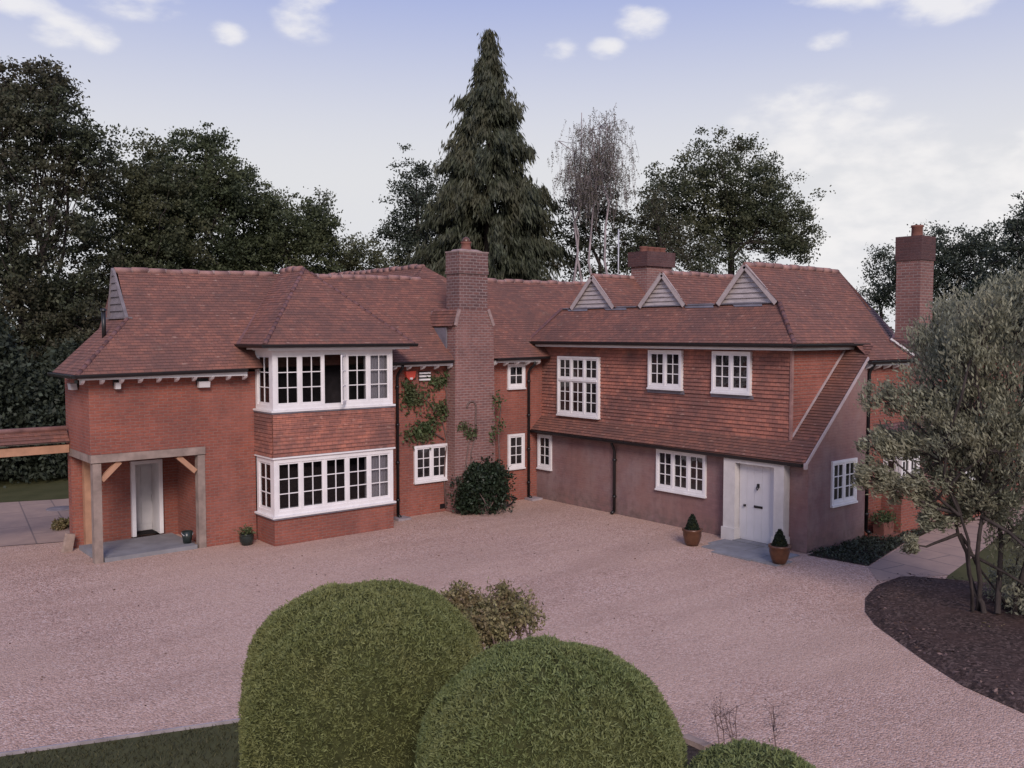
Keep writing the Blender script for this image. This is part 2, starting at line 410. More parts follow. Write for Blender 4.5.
        def clip(poly, lim, keep_above):
            o = []
            for i in range(len(poly)):
                a, b = poly[i], poly[(i + 1) % len(poly)]
                ia = (a[1] >= lim) if keep_above else (a[1] <= lim); ib = (b[1] >= lim) if keep_above else (b[1] <= lim)
                if ia: o.append(a)
                if ia != ib:
                    t_ = (lim - a[1]) / (b[1] - a[1]); o.append((a[0] + (b[0] - a[0]) * t_, lim))
            return o
        rr = random.Random(seed)
        k = math.floor((min(b for a, b in q) - vmin) / gauge)
        uoff = 3.7 * (seed + 1)
        while vmin + k * gauge < vmax - 1e-4:
            a_, b_ = vmin + k * gauge, vmin + (k + 1) * gauge
            c = clip(clip(q, a_, True), b_, False)
            if len(c) >= 3:
                top = 0.001
                lp = lip * rr.uniform(0.75, 1.3)
                # subdivide long courses so that their lower edge wavers like hand-laid tiles
                P = lambda t_: u * t_[0] + v * t_[1] + n * (h + top + (lp - top) * (1 - (t_[1] - a_) / gauge))
                s.poly([P(t_) for t_ in c], mi, [(t_[0] + uoff, t_[1] - vmin) for t_ in c])
                lo = [t_ for t_ in c if abs(t_[1] - a_) < 1e-6]
                if len(lo) >= 2:
                    x0, x1 = min(t_[0] for t_ in lo), max(t_[0] for t_ in lo)
                    A = u * x0 + v * a_; B = u * x1 + v * a_
                    s.poly([A + n * (h - 0.004), B + n * (h - 0.004), B + n * (h + lp), A + n * (h + lp)], mi,
                           [(x0 + uoff, a_ - vmin - 0.012), (x1 + uoff, a_ - vmin - 0.012), (x1 + uoff, a_ - vmin), (x0 + uoff, a_ - vmin)])
            k += 1
    def build(s, name, mats, parent=None, origin=None, label=None):
        me = bpy.data.meshes.new(name)
        V = np.array(s.v, dtype=float)
        if origin is None:
            lo, hi = V.min(0), V.max(0); origin = Vector(((lo[0] + hi[0]) / 2, (lo[1] + hi[1]) / 2, lo[2]))
        origin = Vector(origin)
        me.from_pydata([tuple(p) for p in (V - np.array(origin))], [], s.f)
        if not isinstance(mats, (list, tuple)): mats = [mats]
        for q in mats: me.materials.append(MT[q] if isinstance(q, str) else q)
        me.polygons.foreach_set('material_index', s.m)
        me.polygons.foreach_set('use_smooth', s.sm)
        ul = me.uv_layers.new(name='UVMap')
        Z = Vector((0, 0, 1)); k = 0; data = [0.0] * (2 * len(me.loops))
        for p, uvs in zip(me.polygons, s.uv):
            if uvs is None:
                n = p.normal
                if abs(n.z) > 0.95: u_, v_ = Vector((1, 0, 0)), Vector((0, 1, 0))
                else: u_ = Z.cross(n).normalized(); v_ = n.cross(u_)
                vs = [Vector(s.v[i]) for i in p.vertices]
                uvs = [(q.dot(u_), q.dot(v_)) for q in vs]
            for a, b_ in uvs:
                data[2 * k] = a; data[2 * k + 1] = b_; k += 1
        ul.data.foreach_set('uv', data)
        return link(name, me, origin, parent, label)

def link(name, me, origin, parent=None, label=None):
    o = bpy.data.objects.new(name, me); col.objects.link(o)
    origin = Vector(origin)
    if parent is not None:
        o.parent = parent; o.location = origin - WL[parent.name]
    else: o.location = origin
    WL[o.name] = origin
    if label: o['label'] = label
    return o

def empty(name, loc, label, cat, group=None):
    o = bpy.data.objects.new(name, None); col.objects.link(o)
    o.location = loc; o.empty_display_size = 0.3
    WL[o.name] = Vector(loc)
    o['label'] = label; o['category'] = cat
    if group: o['group'] = group
    return o
def tag(o, label, cat, group=None, kind=None):
    o['label'] = label; o['category'] = cat
    if group: o['group'] = group
    if kind: o['kind'] = kind
    return o
def struct(o, label, cat):
    o['kind'] = 'structure'; o['label'] = label; o['category'] = cat; return o

def quads(name, Q, mat, parent=None, origin=None, extra=None):
    """Q: (N,4,3) array of leaf quads -> one mesh."""
    Q = np.asarray(Q, dtype=np.float64); n = len(Q)
    V = Q.reshape(-1, 3)
    if origin is None:
        origin = Vector((float(V[:, 0].mean()), float(V[:, 1].mean()), float(V[:, 2].min())))
    me = bpy.data.meshes.new(name)
    me.vertices.add(4 * n); me.vertices.foreach_set('co', (V - np.array(origin)).astype(np.float32).ravel())
    me.loops.add(4 * n); me.loops.foreach_set('vertex_index', np.arange(4 * n, dtype=np.int32))
    me.polygons.add(n); me.polygons.foreach_set('loop_start', np.arange(0, 4 * n, 4, dtype=np.int32))
    me.polygons.foreach_set('loop_total', np.full(n, 4, dtype=np.int32))
    me.update(calc_edges=True); me.validate()
    me.materials.append(MT[mat] if isinstance(mat, str) else mat)
    return link(name, me, origin, parent)

def unit(a): return a / np.maximum(np.linalg.norm(a, axis=1, keepdims=True), 1e-9)
def leaves(C, length, width, axis=None, spread=1.0, flat=None):
    """diamond leaves at points C; axis = preferred direction (N,3) mixed with random by spread."""
    n = len(C)
    r = unit(rng.normal(size=(n, 3)))
    a = r if axis is None else unit(axis + spread * r)
    b_ = rng.normal(size=(n, 3))
    if flat is not None: b_ = b_ * np.array([1, 1, flat])
    b_ = unit(b_ - (b_ * a).sum(1, keepdims=True) * a)
    Ln = (length * rng.uniform(0.6, 1.35, n))[:, None]; Wd = (width * rng.uniform(0.7, 1.3, n))[:, None]
    nn = np.cross(a, b_)
    return np.stack([C - a * Ln * 0.5, C + b_ * Wd * 0.5 + nn * Wd * 0.12 - a * Ln * 0.05, C + a * Ln * 0.5, C - b_ * Wd * 0.5 + nn * Wd * 0.12 - a * Ln * 0.05], axis=1)

#==MARK_GROUND==
# ------------------------------------------------------------------ ground
m = Mat('woodland_floor', 0.95, 0.1)
n = m.noise(m.obj(), 0.35, 6, 0.6); n2 = m.noise(m.obj(), 6, 4, 0.6)
c = m.ramp(n, [(0.35, (0.03, 0.036, 0.016)), (0.65, (0.05, 0.042, 0.024))])
m.color(m.mix(0.4, c, m.ramp(n2, [(0.3, (0.015, 0.015, 0.01)), (0.7, (0.07, 0.06, 0.035))]))); m.bump(n2, 0.05)
MT['floor'] = m.m
g = MB(); g.poly([(-700, -700, -0.02), (900, -700, -0.02), (900, 900, -0.02), (-700, 900, -0.02)])
struct(g.build('ground', 'floor'), 'wide dark woodland ground running out under the trees', 'ground')

m = Mat('pink_gravel', 0.92, 0.12)
P = m.obj()
vo = m.n('ShaderNodeTexVoronoi'); vo.inputs['Scale'].default_value = 38; m.l(P, vo.inputs['Vector'])
sepc = m.n('ShaderNodeSeparateColor'); m.l(vo.outputs['Color'], sepc.inputs[0])
c = m.ramp(sepc.outputs[0], [(0.0, (0.21, 0.135, 0.108)), (0.3, (0.445, 0.28, 0.218)), (0.65, (0.58, 0.37, 0.295)), (1.0, (0.71, 0.55, 0.48))])
f1 = m.noise(P, 9, 4, 0.6); f2 = m.noise(P, 0.35, 5, 0.6); f3 = m.noise(P, 90, 2, 0.5)
c = m.mix(m.math('MULTIPLY', m.ramp(f1, [(0.45, (0, 0, 0)), (0.75, (1, 1, 1))]), 0.35), c, (0.36, 0.23, 0.178))
c = m.mix(m.math('MULTIPLY', m.ramp(f2, [(0.35, (0, 0, 0)), (0.65, (1, 1, 1))]), 0.5), c, (0.57, 0.385, 0.295))
f4 = m.noise(P, 0.55, 5, 0.6, (0.35, 1.5, 1)); f5 = m.noise(P, 0.16, 3, 0.5)
c = m.mix(m.math('MULTIPLY', m.ramp(f4, [(0.45, (0, 0, 0)), (0.62, (1, 1, 1))]), 0.35), c, (0.345, 0.222, 0.172))
c = m.mix(m.math('MULTIPLY', m.ramp(f5, [(0.42, (0, 0, 0)), (0.6, (1, 1, 1))]), 0.3), c, (0.60, 0.425, 0.335))
c = m.mix(m.math('MULTIPLY', m.ramp(f3, [(0.66, (0, 0, 0)), (0.72, (1, 1, 1))]), 0.5), c, (0.10, 0.07, 0.07))
m.color(c); m.bump(m.math('ADD', m.math('MULTIPLY', vo.outputs['Distance'], -1.5), m.math('MULTIPLY', f1, 1.2)), 0.012)
MT['gravel'] = m.m
def sheet(name, mat, pts, z, sub=None):
    g = MB(); g.poly([(p[0], p[1], z) for p in pts]); return g.build(name, mat)
struct(sheet('gravel_drive', 'gravel', [(-30, 20), (-12, 17.4), (2.24, 12.97), (5.07, 12.0), (8.4, 10.75), (8.9, 8.3), (9.3, 7.2), (9.6, 3), (12, -12), (15, -12), (22.5, 8), (24, 12.62), (19.75, 12.62), (19.75, 22.7), (8.9, 24.9), (5.8, 25.6), (-2, 28.2), (-30, 33)], 0.0),
       'wide forecourt of pinkish gravel in front of the house', 'drive')

m = Mat('lawn_turf', 0.9, 0.1); n = m.noise(m.obj(), 1.3, 5, 0.6)
m.color(m.ramp(n, [(0.3, (0.058, 0.060, 0.026)), (0.7, (0.085, 0.082, 0.038))])); m.bump(n, 0.03)
MT['turf'] = m.m
struct(sheet('paved_path', 'path', [(-30, 33.002), (-2, 28.1), (6.9, 25.3), (7.3, 26), (9.5, 31.9), (7.6, 32.4), (-4, 36.2), (-30, 44)], 0.004), 'grey paved yard beyond the left corner of the house', 'path')
struct(sheet('lawn', 'turf', [(-30, 44), (-4, 36.2), (7.6, 32.2), (14, 32), (16, 42), (-6, 46), (-30, 55)], 0.008), 'mown lawn strip seen under the tiled lintel at far left', 'lawn')
struct(sheet('paved_path', 'path', [(18.7, 10.1), (19.7, 10.87), (23.3, 11.6), (34, 13.2), (34, 12.0), (28, 10.8), (20.4, 9.35), (19.35, 9.9)], 0.008), 'stone garden path leading off to the right of the house', 'path')
struct(sheet('lawn', 'turf', [(19.4, 9.05), (20.6, 9.42), (28, 10.72), (34, 11.9), (40, 6), (24, 4), (20.0, 8.1)], 0.006), 'green lawn beyond the mulched bed on the right', 'lawn')
# front lawn / verge at lower left
struct(sheet('lawn', 'turf', [(-30, 20), (-12, 17.4), (2.24, 12.97), (5.07, 12.0), (8.4, 10.75), (6, -4), (-30, -4)], 0.01), 'dark grass verge in the lower left corner beside the clipped dome', 'lawn')
k = MB()
edge = [Vector((-12, 17.4, 0)), Vector((-4, 15.0, 0)), Vector((2.24, 12.97, 0)), Vector((5.07, 12.0, 0)), Vector((8.4, 10.8, 0))]
for a, b_ in zip(edge[:-1], edge[1:]): k.beam(a + Vector((0, 0, 0.02)), b_ + Vector((0, 0, 0.02)), 0.03, 0.07)
tag(k.build('edging_strip', 'edge'), 'thin pale edging strip between the gravel and the lower left grass', 'edging')
struct(sheet('planting_bed', 'soil', [(5.6, 11.7), (8.4, 10.7), (9.1, 8.3), (9.5, 7.4), (9.85, 6.3), (9.95, 3.2), (6, 2), (5, 7)], 0.02), 'dark soil bed under the clipped domes', 'bed')

# mulch bed: a slightly domed sheet with a crisp curved edge
mulch_edge = [(19.45, 9.98), (18.4, 9.95), (17.3, 9.6), (16.45, 9.13), (15.85, 8.6), (15.2, 7.75), (14.6, 6.95), (14.1, 6.2), (13.75, 5.2), (13.6, 3.6), (14.2, 1.5), (18, 0), (23, 3), (22, 6.4), (20.5, 8.0), (20.1, 8.9)]
m = Mat('bark_mulch', 0.95, 0.1)
P = m.obj(); f1 = m.noise(P, 14, 5, 0.65); f2 = m.noise(P, 1.1, 4, 0.6)
vo = m.n('ShaderNodeTexVoronoi'); vo.inputs['Scale'].default_value = 22; m.l(P, vo.inputs['Vector'])
sepc = m.n('ShaderNodeSeparateColor'); m.l(vo.outputs['Color'], sepc.inputs[0])
c = m.ramp(sepc.outputs[0], [(0, (0.035, 0.025, 0.022)), (0.7, (0.085, 0.058, 0.05)), (1.0, (0.15, 0.105, 0.09))])
c = m.mix(m.math('MULTIPLY', m.ramp(f2, [(0.4, (0, 0, 0)), (0.65, (1, 1, 1))]), 0.5), c, (0.085, 0.052, 0.044))
m.color(c); m.bump(m.math('ADD', f1, sepc.outputs[1]), 0.03)
MT['mulch'] = m.m
mb = MB()
cen = Vector((18.2, 5.5, 0.22))
for i in range(len(mulch_edge)):
    a, b_ = mulch_edge[i], mulch_edge[(i + 1) % len(mulch_edge)]
    A = Vector((*a, 0.012)); B = Vector((*b_, 0.012))
    A1 = A.lerp(cen, 0.07) ; B1 = B.lerp(cen, 0.07); A1.z = B1.z = 0.1
    mb.poly([A, B, B1, A1], smooth=True); mb.poly([A1, B1, cen], smooth=True)
struct(mb.build('mulch_bed', 'mulch'), 'curved bed of dark bark mulch at the lower right', 'bed')
n = 2600
ang = rng.uniform(0, 1, n)
pts = []
E2 = np.array(mulch_edge)
while len(pts) < n:
    p = rng.uniform([13.5, 2], [21, 10])
    # point in polygon
    ins = False; j = len(E2) - 1
    for i in range(len(E2)):
        if (E2[i, 1] > p[1]) != (E2[j, 1] > p[1]) and p[0] < (E2[j, 0] - E2[i, 0]) * (p[1] - E2[i, 1]) / (E2[j, 1] - E2[i, 1]) + E2[i, 0]: ins = not ins
        j = i
    if ins: pts.append((p[0], p[1], 0.115))
C_ = np.array(pts); ax = rng.normal(size=(n, 3)) * np.array([1, 1, 0.15])
MT['chips'] = leaf_mat('bark_chip', (0.13, 0.085, 0.075), 0.7, 0.0)
tag(quads('bark_chips', leaves(C_, 0.08, 0.035, unit(ax), 0.2, 0.3), 'chips'), 'loose bark chips and fallen leaves strewn over the mulch', 'bark chips', kind='stuff')
# fallen leaves and dark specks on the gravel
n = 230
C_ = np.stack([rng.uniform(3, 19, n), rng.uniform(6, 22, n), np.full(n, 0.012)], 1)
ok = (C_[:, 0] * 0.34 + C_[:, 1] > 14.2) & ~((C_[:, 0] > 13.4) & (C_[:, 1] < 9.9)) & ~((C_[:, 0] > 9.6) & (C_[:, 0] < 14) & (C_[:, 1] > 21.3))
C_ = C_[ok]; ax = rng.normal(size=(len(C_), 3)) * np.array([1, 1, 0.1])
MT['litter'] = leaf_mat('fallen_leaf', (0.11, 0.06, 0.035), 0.6, 0.0)
tag(quads('fallen_leaves', leaves(C_, 0.05, 0.034, unit(ax), 0.1, 0.2), 'litter'), 'scattered brown fallen leaves on the gravel', 'leaves', kind='stuff')
# grass blades on the near verge
n = 26000
px = rng.uniform([-2.0, 7.0], [6.2, 13.6], size=(n * 2, 2))
lim = 12.97 - 0.343 * (px[:, 0] - 2.24)
px = px[px[:, 1] < lim - 0.06][:n]
C_ = np.column_stack([px, np.full(len(px), 0.03)])
MT['blade'] = leaf_mat('grass_blade', (0.075, 0.072, 0.034), 0.5, 0.2)
tag(quads('grass', leaves(C_, 0.09, 0.012, np.tile([0, 0, 1.0], (len(C_), 1)), 0.8), 'blade'), 'short dark grass on the lower left verge', 'grass', kind='stuff')

#==MARK_HOUSE==
# ------------------------------------------------------------------ house
house = empty('house', (13, 22.6, 0), 'sprawling red brick and tile-hung house with white casement windows', 'house')
H = house
fY = lambda x, y, z=0: (Vector((x, y, z)), Vector((1, 0, 0)), Vector((0, -1, 0)))      # faces -Y, u to +X
fX = lambda x, y, z=0: (Vector((x, y, z)), Vector((0, -1, 0)), Vector((-1, 0, 0)))     # faces -X, u to -Y

def window(fr, W_, Hh, nc, cols=2, rows=3, transom=None, frame=0.07, depth=0.09, glass='glass', curtain=(), opened=None, sill=True, lead=False, label=None, back=0.0, skip_wall=False):
    """Painted timber casement window: frame > casement..., pane, sill."""
    m_ = MB(); d0, d1 = back, depth
    m_.obox(fr, 0, frame, d0, d1, 0, Hh); m_.obox(fr, W_ - frame, W_, d0, d1, 0, Hh)
    m_.obox(fr, frame, W_ - frame, d0, d1, 0, frame); m_.obox(fr, frame, W_ - frame, d0, d1, Hh - frame, Hh)
    cw = (W_ - 2 * frame - (nc - 1) * 0.055) / nc
    for i in range(1, nc):
        x = frame + i * cw + (i - 1) * 0.055
        m_.obox(fr, x, x + 0.055, d0, d1 - 0.008, frame, Hh - frame)
    zs = [(frame, Hh - frame, rows)]
    if transom:
        zt, ru, rl = transom
        m_.obox(fr, frame, W_ - frame, d0, d1 + 0.012, zt - 0.035, zt + 0.035)
        zs = [(frame, zt - 0.035, rl), (zt + 0.035, Hh - frame, ru)]
    win = m_.build('window', 'white', H, label=label)
    pn = MB()
    for i in range(nc):
        x0 = frame + i * (cw + 0.055); x1 = x0 + cw
        for (z0, z1, rw) in zs:
            c_ = MB(); st = 0.045
            a0, a1 = d1 - 0.055, d1 - 0.02
            fr_ = fr
            if opened == i:
                o, u, nn = fr
                hinge = o + u * x1 + nn * (d1 - 0.02)
                th = R(52)
                u2 = -(-u * math.cos(th) + nn * math.sin(th)) * 1.0       # from hinge back to the frame when closed
                u2 = (u * -math.cos(th) + nn * math.sin(th))
                n2 = u2.cross(Vector((0, 0, 1)))
                fr_ = (hinge, u2, n2); X0, X1 = 0, cw; a0, a1 = -0.02, 0.02
            else: X0, X1 = x0, x1
            c_.obox(fr_, X0, X0 + st, a0, a1, z0, z1); c_.obox(fr_, X1 - st, X1, a0, a1, z0, z1)
            c_.obox(fr_, X0 + st, X1 - st, a0, a1, z0, z0 + st + 0.02); c_.obox(fr_, X0 + st, X1 - st, a0, a1, z1 - st, z1)
            g0, g1, h0, h1 = X0 + st, X1 - st, z0 + st + 0.02, z1 - st
            for k_ in range(1, cols):
                x = g0 + (g1 - g0) * k_ / cols; c_.obox(fr_, x - 0.012, x + 0.012, a0 + 0.004, a1 - 0.004, h0, h1)
            for k_ in range(1, rw):
                z = h0 + (h1 - h0) * k_ / rw; c_.obox(fr_, g0, g1, a0 + 0.006, a1 - 0.006, z - 0.012, z + 0.012)
            c_.build('casement', 'white', win)
            am = (a0 + a1) / 2 - 0.006
            o, u, nn = fr_
            q = [o + u * a + nn * am + Vector((0, 0, b_)) for a, b_ in ((g0, h0), (g1, h0), (g1, h1), (g0, h1))]
            pn.poly(q)
    pn.build('pane', glass, win)
    for (x0, x1) in curtain:
        cm_ = MB(); o, u, nn = fr; n_ = 40
        f_ = lambda t_: 0.018 * math.sin(t_ * 75) + 0.008 * math.sin(t_ * 31 + 1)
        for k_ in range(n_):
            t0, t1 = x0 + (x1 - x0) * k_ / n_, x0 + (x1 - x0) * (k_ + 1) / n_
            cm_.poly([o + u * t0 + nn * (-0.16 + f_(t0)) + Vector((0, 0, 0.03)), o + u * t1 + nn * (-0.16 + f_(t1)) + Vector((0, 0, 0.03)),
                      o + u * t1 + nn * (-0.16 + f_(t1)) + Vector((0, 0, Hh - 0.05)), o + u * t0 + nn * (-0.16 + f_(t0)) + Vector((0, 0, Hh - 0.05))], smooth=True)
        cm_.build('curtain', 'curtain', win)
    if sill:
        s_ = MB(); s_.obox(fr, -0.012, W_ + 0.012, 0.0, depth + 0.03, -0.05, -0.002); s_.build('sill', 'white', win)
    if lead:
        s_ = MB(); s_.obox(fr, -0.06, W_ + 0.06, 0.0, 0.05, -0.15, -0.055); s_.build('lead_flashing', 'lead', win)
    return win

# --- brick walls of the long range ---
EZ = 4.42
wl = MB()
wl.box(5.95, 13.2, 22.6, 22.9, 2.57, EZ)                       # upper wall over the porch and behind the bay
wl.box(8.66, 10.0, 22.6, 22.9, 0, 2.57)                        # right of porch
wl.box(13.2, 19.75, 22.6, 22.9, 0, EZ + .15); wl.box(19.75, 20.1, 22.6, 22.9, 2.3, 5.0)
wl.box(5.95, 6.25, 22.9, 24.45, 2.57, EZ)                       # end wall, upper floor
wl.box(6.02, 7.44, 24.6, 24.9, 0, 2.57); wl.box(6.0, 8.66, 24.45, 24.9, 2.57, EZ); wl.box(8.24, 8.66, 24.6, 24.9, 0, 2.57); wl.box(7.44, 8.24, 24.6, 24.9, 2.08, 2.57)
wl.box(8.66, 8.9, 22.9, 24.9, 0, 2.57)                         # right cheek of the porch
wl.box(7.4, 7.65, 24.9, 27.6, 2.57, EZ); wl.box(7.3, 7.55, 24.9, 27.6, 0, 2.57); wl.box(7.3, 21, 27.6, 27.9, 0, EZ)
wl.build('wall', 'brick', H, label='orange-red brick wall of the long left range')
w2 = MB(); w2.box(6.25, 8.66, 22.9, 24.6, 2.50, 2.56); w2.build('porch_ceiling', 'oak', H)

# oak porch
pc = MB()
pc.box(5.95, 8.66, 22.56, 22.78, 2.375, 2.565)
pc.box(5.96, 6.16, 22.79, 24.58, 2.37, 2.565)
pc.build('porch_beam', 'oak', H)
for x0, x1, y0, y1, mt in ((5.99, 6.18, 22.58, 22.78, 'oak'), (8.47, 8.65, 22.58, 22.78, 'oak'), (6.27, 6.48, 24.4, 24.59, 'oak_new')):
    p_ = MB(); p_.box(x0, x1, y0, y1, 0.0, 2.355); p_.build('porch_post', mt, H, label='fresh orange oak post at the back of the porch' if mt == 'oak_new' else None)
for a, b_ in (((6.2, 22.68, 1.95), (6.62, 22.68, 2.36)), ((8.43, 22.68, 1.95), (8.0, 22.68, 2.36))):
    p_ = MB(); p_.beam(a, b_, 0.12, 0.11, upv=(0, 1, 0)); p_.build('porch_brace', 'oak_new', H)
p_ = MB(); p_.box(6.21, 8.42, 22.58, 24.39, 0.0, 0.1); p_.box(6.1, 6.21, 22.8, 24.39, 0.0, 0.1); p_.build('porch_floor', 'slate', H)
# porch door in its white frame
p_ = MB()
p_.box(7.44, 7.54, 24.5, 25.2, 0.1, 2.08); p_.box(8.14, 8.24, 24.5, 25.2, 0.1, 2.08); p_.box(7.54, 8.14, 24.5, 25.2, 1.99, 2.08); p_.box(7.54, 8.14, 25.2, 25.26, 0.0, 2.08)
df = p_.build('door_frame', 'white', H)
p_ = MB(); p_.box(7.55, 8.13, 25.1, 25.15, 0.12, 1.985)
for x0, x1, z0, z1 in ((7.60, 7.82, 0.3, 0.9), (7.86, 8.2, 0.3, 0.9), (7.60, 7.82, 1.05, 1.85), (7.86, 8.2, 1.05, 1.85)):
    p_.box(x0, x1, 25.085, 25.1, z0, z1)
dr = p_.build('door', 'offwhite', H, label='plain white side door set back in the oak porch')
p_ = MB(); p_.tube([(7.65, 25.08, 1.05), (7.65, 25.03, 1.05)], 0.025); p_.lathe((7.65, 25.03, 1.03), [(0.0, 0), (0.04, 0.01), (0.04, 0.04), (0, 0.05)], 10); p_.build('door_knob', 'black', dr)

# --- bay, two storeys ---
bx0, bx1, by = 10.02, 13.55, 21.55
p_ = MB(); p_.box(bx0, bx1, by, 22.6, 0, 0.7); p_.build('bay_wall', 'brick', H, label='low brick plinth under the lower bay window')
p_ = MB()
zs0, zs1 = 2.27, 3.37
p_.tiled([(bx0 - 0.03, by - 0.03, zs0), (bx1 + 0.03, by - 0.03, zs0), (bx1 + 0.03, by - 0.03, zs1), (bx0 - 0.03, by - 0.03, zs1)], 0.1, 0.024, seed=1)
p_.tiled([(bx0 - 0.03, 22.6, zs0), (bx0 - 0.03, by - 0.03, zs0), (bx0 - 0.03, by - 0.03, zs1), (bx0 - 0.03, 22.6, zs1)], 0.1, 0.024, seed=2)
p_.box(bx0 - 0.025, bx1 + 0.025, by - 0.025, 22.6, zs0 + 0.003, zs1 - 0.003)
p_.build('tile_hanging', 'hung', H, label='band of hung clay tiles between the two bay windows')
# near-black sheets behind the bay glass, the room's darkness put into their colour
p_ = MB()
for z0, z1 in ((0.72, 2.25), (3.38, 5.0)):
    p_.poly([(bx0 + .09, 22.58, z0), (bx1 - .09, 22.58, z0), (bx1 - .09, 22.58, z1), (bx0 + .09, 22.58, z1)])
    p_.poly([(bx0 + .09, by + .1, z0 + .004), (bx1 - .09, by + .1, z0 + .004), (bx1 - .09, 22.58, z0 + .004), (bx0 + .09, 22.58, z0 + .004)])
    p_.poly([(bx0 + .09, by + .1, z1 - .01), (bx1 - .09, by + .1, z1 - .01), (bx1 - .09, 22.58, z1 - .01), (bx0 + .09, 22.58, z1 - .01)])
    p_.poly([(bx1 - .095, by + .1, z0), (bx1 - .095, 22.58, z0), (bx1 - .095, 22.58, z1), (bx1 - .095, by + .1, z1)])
p_.build('bay_shade_lining', 'painted_dark', H)
for z0, hh, op in ((0.76, 1.46, None), (3.46, 1.5, 2)):
    wn = window(fY(bx0, by, z0), bx1 - bx0, hh, 5, depth=0.0, back=-0.09, frame=0.11, glass='clear', opened=op, sill=False,
                curtain=((2.72, 3.44),), label='five-light upper bay window with its middle casement swung open' if op else 'five-light lower bay window')
    window(fX(bx0, 22.58, z0), 22.58 - by - 0.09, hh, 1, cols=2, depth=0.0, back=-0.09, frame=0.12, glass='clear', sill=False, label='narrow side light of the bay')
    p_ = MB(); p_.box(bx1 - 0.085, bx1 - .001, by + 0.095, 22.6, z0, z0 + hh); p_.build('bay_cheek', 'white', H)
    p_ = MB(); p_.box(bx0 - 0.07, bx1 + 0.05, by - 0.07, 22.6, z0 - 0.05, z0 - 0.002); p_.box(bx0 - 0.05, bx1 + 0.05, by - 0.05, 22.6, z0 + hh + 0.002, z0 + hh + 0.045); p_.build('bay_sill', 'white', H)
p_ = MB(); p_.box(bx0 - 0.06, bx1 + 0.06, by - 0.06, 22.6, 3.372, 3.398); p_.build('lead_flashing', 'lead', H)
p_ = MB(); p_.box(bx0 - 0.05, bx1 + 0.05, by - 0.06, 22.6, 0.672, 0.698); p_.build('lead_flashing', 'lead', H)

# --- windows of the middle range ---
window(fY(14.92, 22.6, 1.0), 1.24, 1.08, 2, depth=0.06, label='two-light window left of the chimney breast')
window(fY(18.49, 22.6, 3.66), 0.72, 0.78, 1, rows=2, depth=0.06, label='small square window under the eaves right of the chimney')
window(fY(18.5, 22.6, 1.07), 0.69, 1.1, 1, depth=0.06, label='narrow ground floor window right of the chimney')

# --- right wing, ground floor ---
rw = MB()
rw.box(19.75, 20.05, 12.8, 22.6, 0, 2.4)
rw.prism([(19.75, 12.52, 0), (22.42, 12.52, 0), (22.42, 12.52, 4.72), (19.75, 12.52, 2.42)], (0, 0.28, 0))
rw.build('rendered_wall', 'render', H, label='smooth mauve painted ground floor wall of the right wing')
window(fX(19.75, 22.5, 1.02), 0.66, 1.1, 1, depth=0.06, label='narrow ground floor window in the inner corner of the wing')
window(fX(19.75, 17.37, 1.0), 1.76, 1.14, 3, depth=0.06, label='three-light ground floor window beside the front door')
window(fY(20.77, 12.52, 1.07), 1.17, 1.12, 2, depth=0.05, label='two-light window in the rendered end wall')
# upper floor, hung with tiles
p_ = MB()
p_.box(20.02, 20.3, 13.22, 22.7, 2.5, 5.05); p_.box(20.02, 23.0, 13.22, 13.5, 2.5, 5.05)
p_.build('upper_wall', 'hung', H)
p_ = MB()
p_.tiled([(20.0, 22.7, 2.7), (20.0, 13.2, 2.7), (20.0, 13.2, 5.02), (20.0, 22.7, 5.02)], 0.105, 0.03, seed=3)
p_.build('tile_hanging', 'hung', H, label='hung clay tiles on the long upper wall of the right wing')
p_ = MB()
p_.tiled([(20.0, 13.19, 2.7), (22.75, 13.19, 2.7), (22.75, 13.19, 5.02), (20.0, 13.19, 5.02)], 0.105, 0.012, seed=4)
p_.build('tile_hanging', 'brick', H, label='smoother orange tile hanging on the end wall above the catslide')
p_ = MB(); p_.box(19.955, 20.03, 13.15, 13.21, 2.72, 4.97); p_.build('corner_tiles', 'ridge', H)
sk = MB(); S = 0.91
zz = lambda x: 2.27 + S * (x - 19.5)
sk.tiled([(19.5, 12.45, zz(19.5)), (19.5, 22.62, zz(19.5)), (20.04, 22.62, zz(20.04)), (20.04, 12.45, zz(20.04))], 0.1, 0.016, seed=5)
sk.tiled([(20.04, 12.45, zz(20.04)), (20.04, 13.2, zz(20.04)), (22.62, 13.2, zz(22.62)), (22.62, 12.45, zz(22.62))], 0.1, 0.018, seed=5, v0=None)
sk.poly([(19.5, 22.62, zz(19.5) - .03), (19.5, 12.47, zz(19.5) - .03), (19.76, 12.47, zz(19.76) - .03), (19.76, 22.62, zz(19.76) - .03)])
sk.build('skirt_roof', 'tile', H, label='tiled skirt roof over the ground floor turning up into a narrow catslide')
p_ = MB(); p_.box(19.505, 19.76, 12.62, 22.6, 2.2, 2.235); p_.build('skirt_soffit', 'painted_dark', H)  # soffit coloured near black, painting in the shade under the skirt
p_ = MB(); p_.beam((19.46, 12.425, zz(19.46) - .05), (22.3, 12.425, zz(22.3) - .05), 0.03, 0.075, upv=(-S, 0, 1)); p_.box(19.44, 19.56, 12.405, 12.45, 2.12, 2.27); p_.build('verge_board', 'verge', H)
p_ = MB(); p_.beam((20.02, 13.16, zz(20.02) + .06), (22.6, 13.16, zz(22.6) + .06), 0.035, 0.045, upv=(-S, 0, 1)); p_.build('verge_fillet', 'verge', H)
window(fX(20.0, 21.77, 2.82), 1.87, 1.86, 3, depth=0.11, transom=(1.12, 2, 3), lead=False, label='tall upper floor window with a transom on the right wing')
window(fX(20.0, 17.89, 3.85), 1.24, 1.08, 2, depth=0.11, lead=True, label='two-light upper window under the middle gablet')
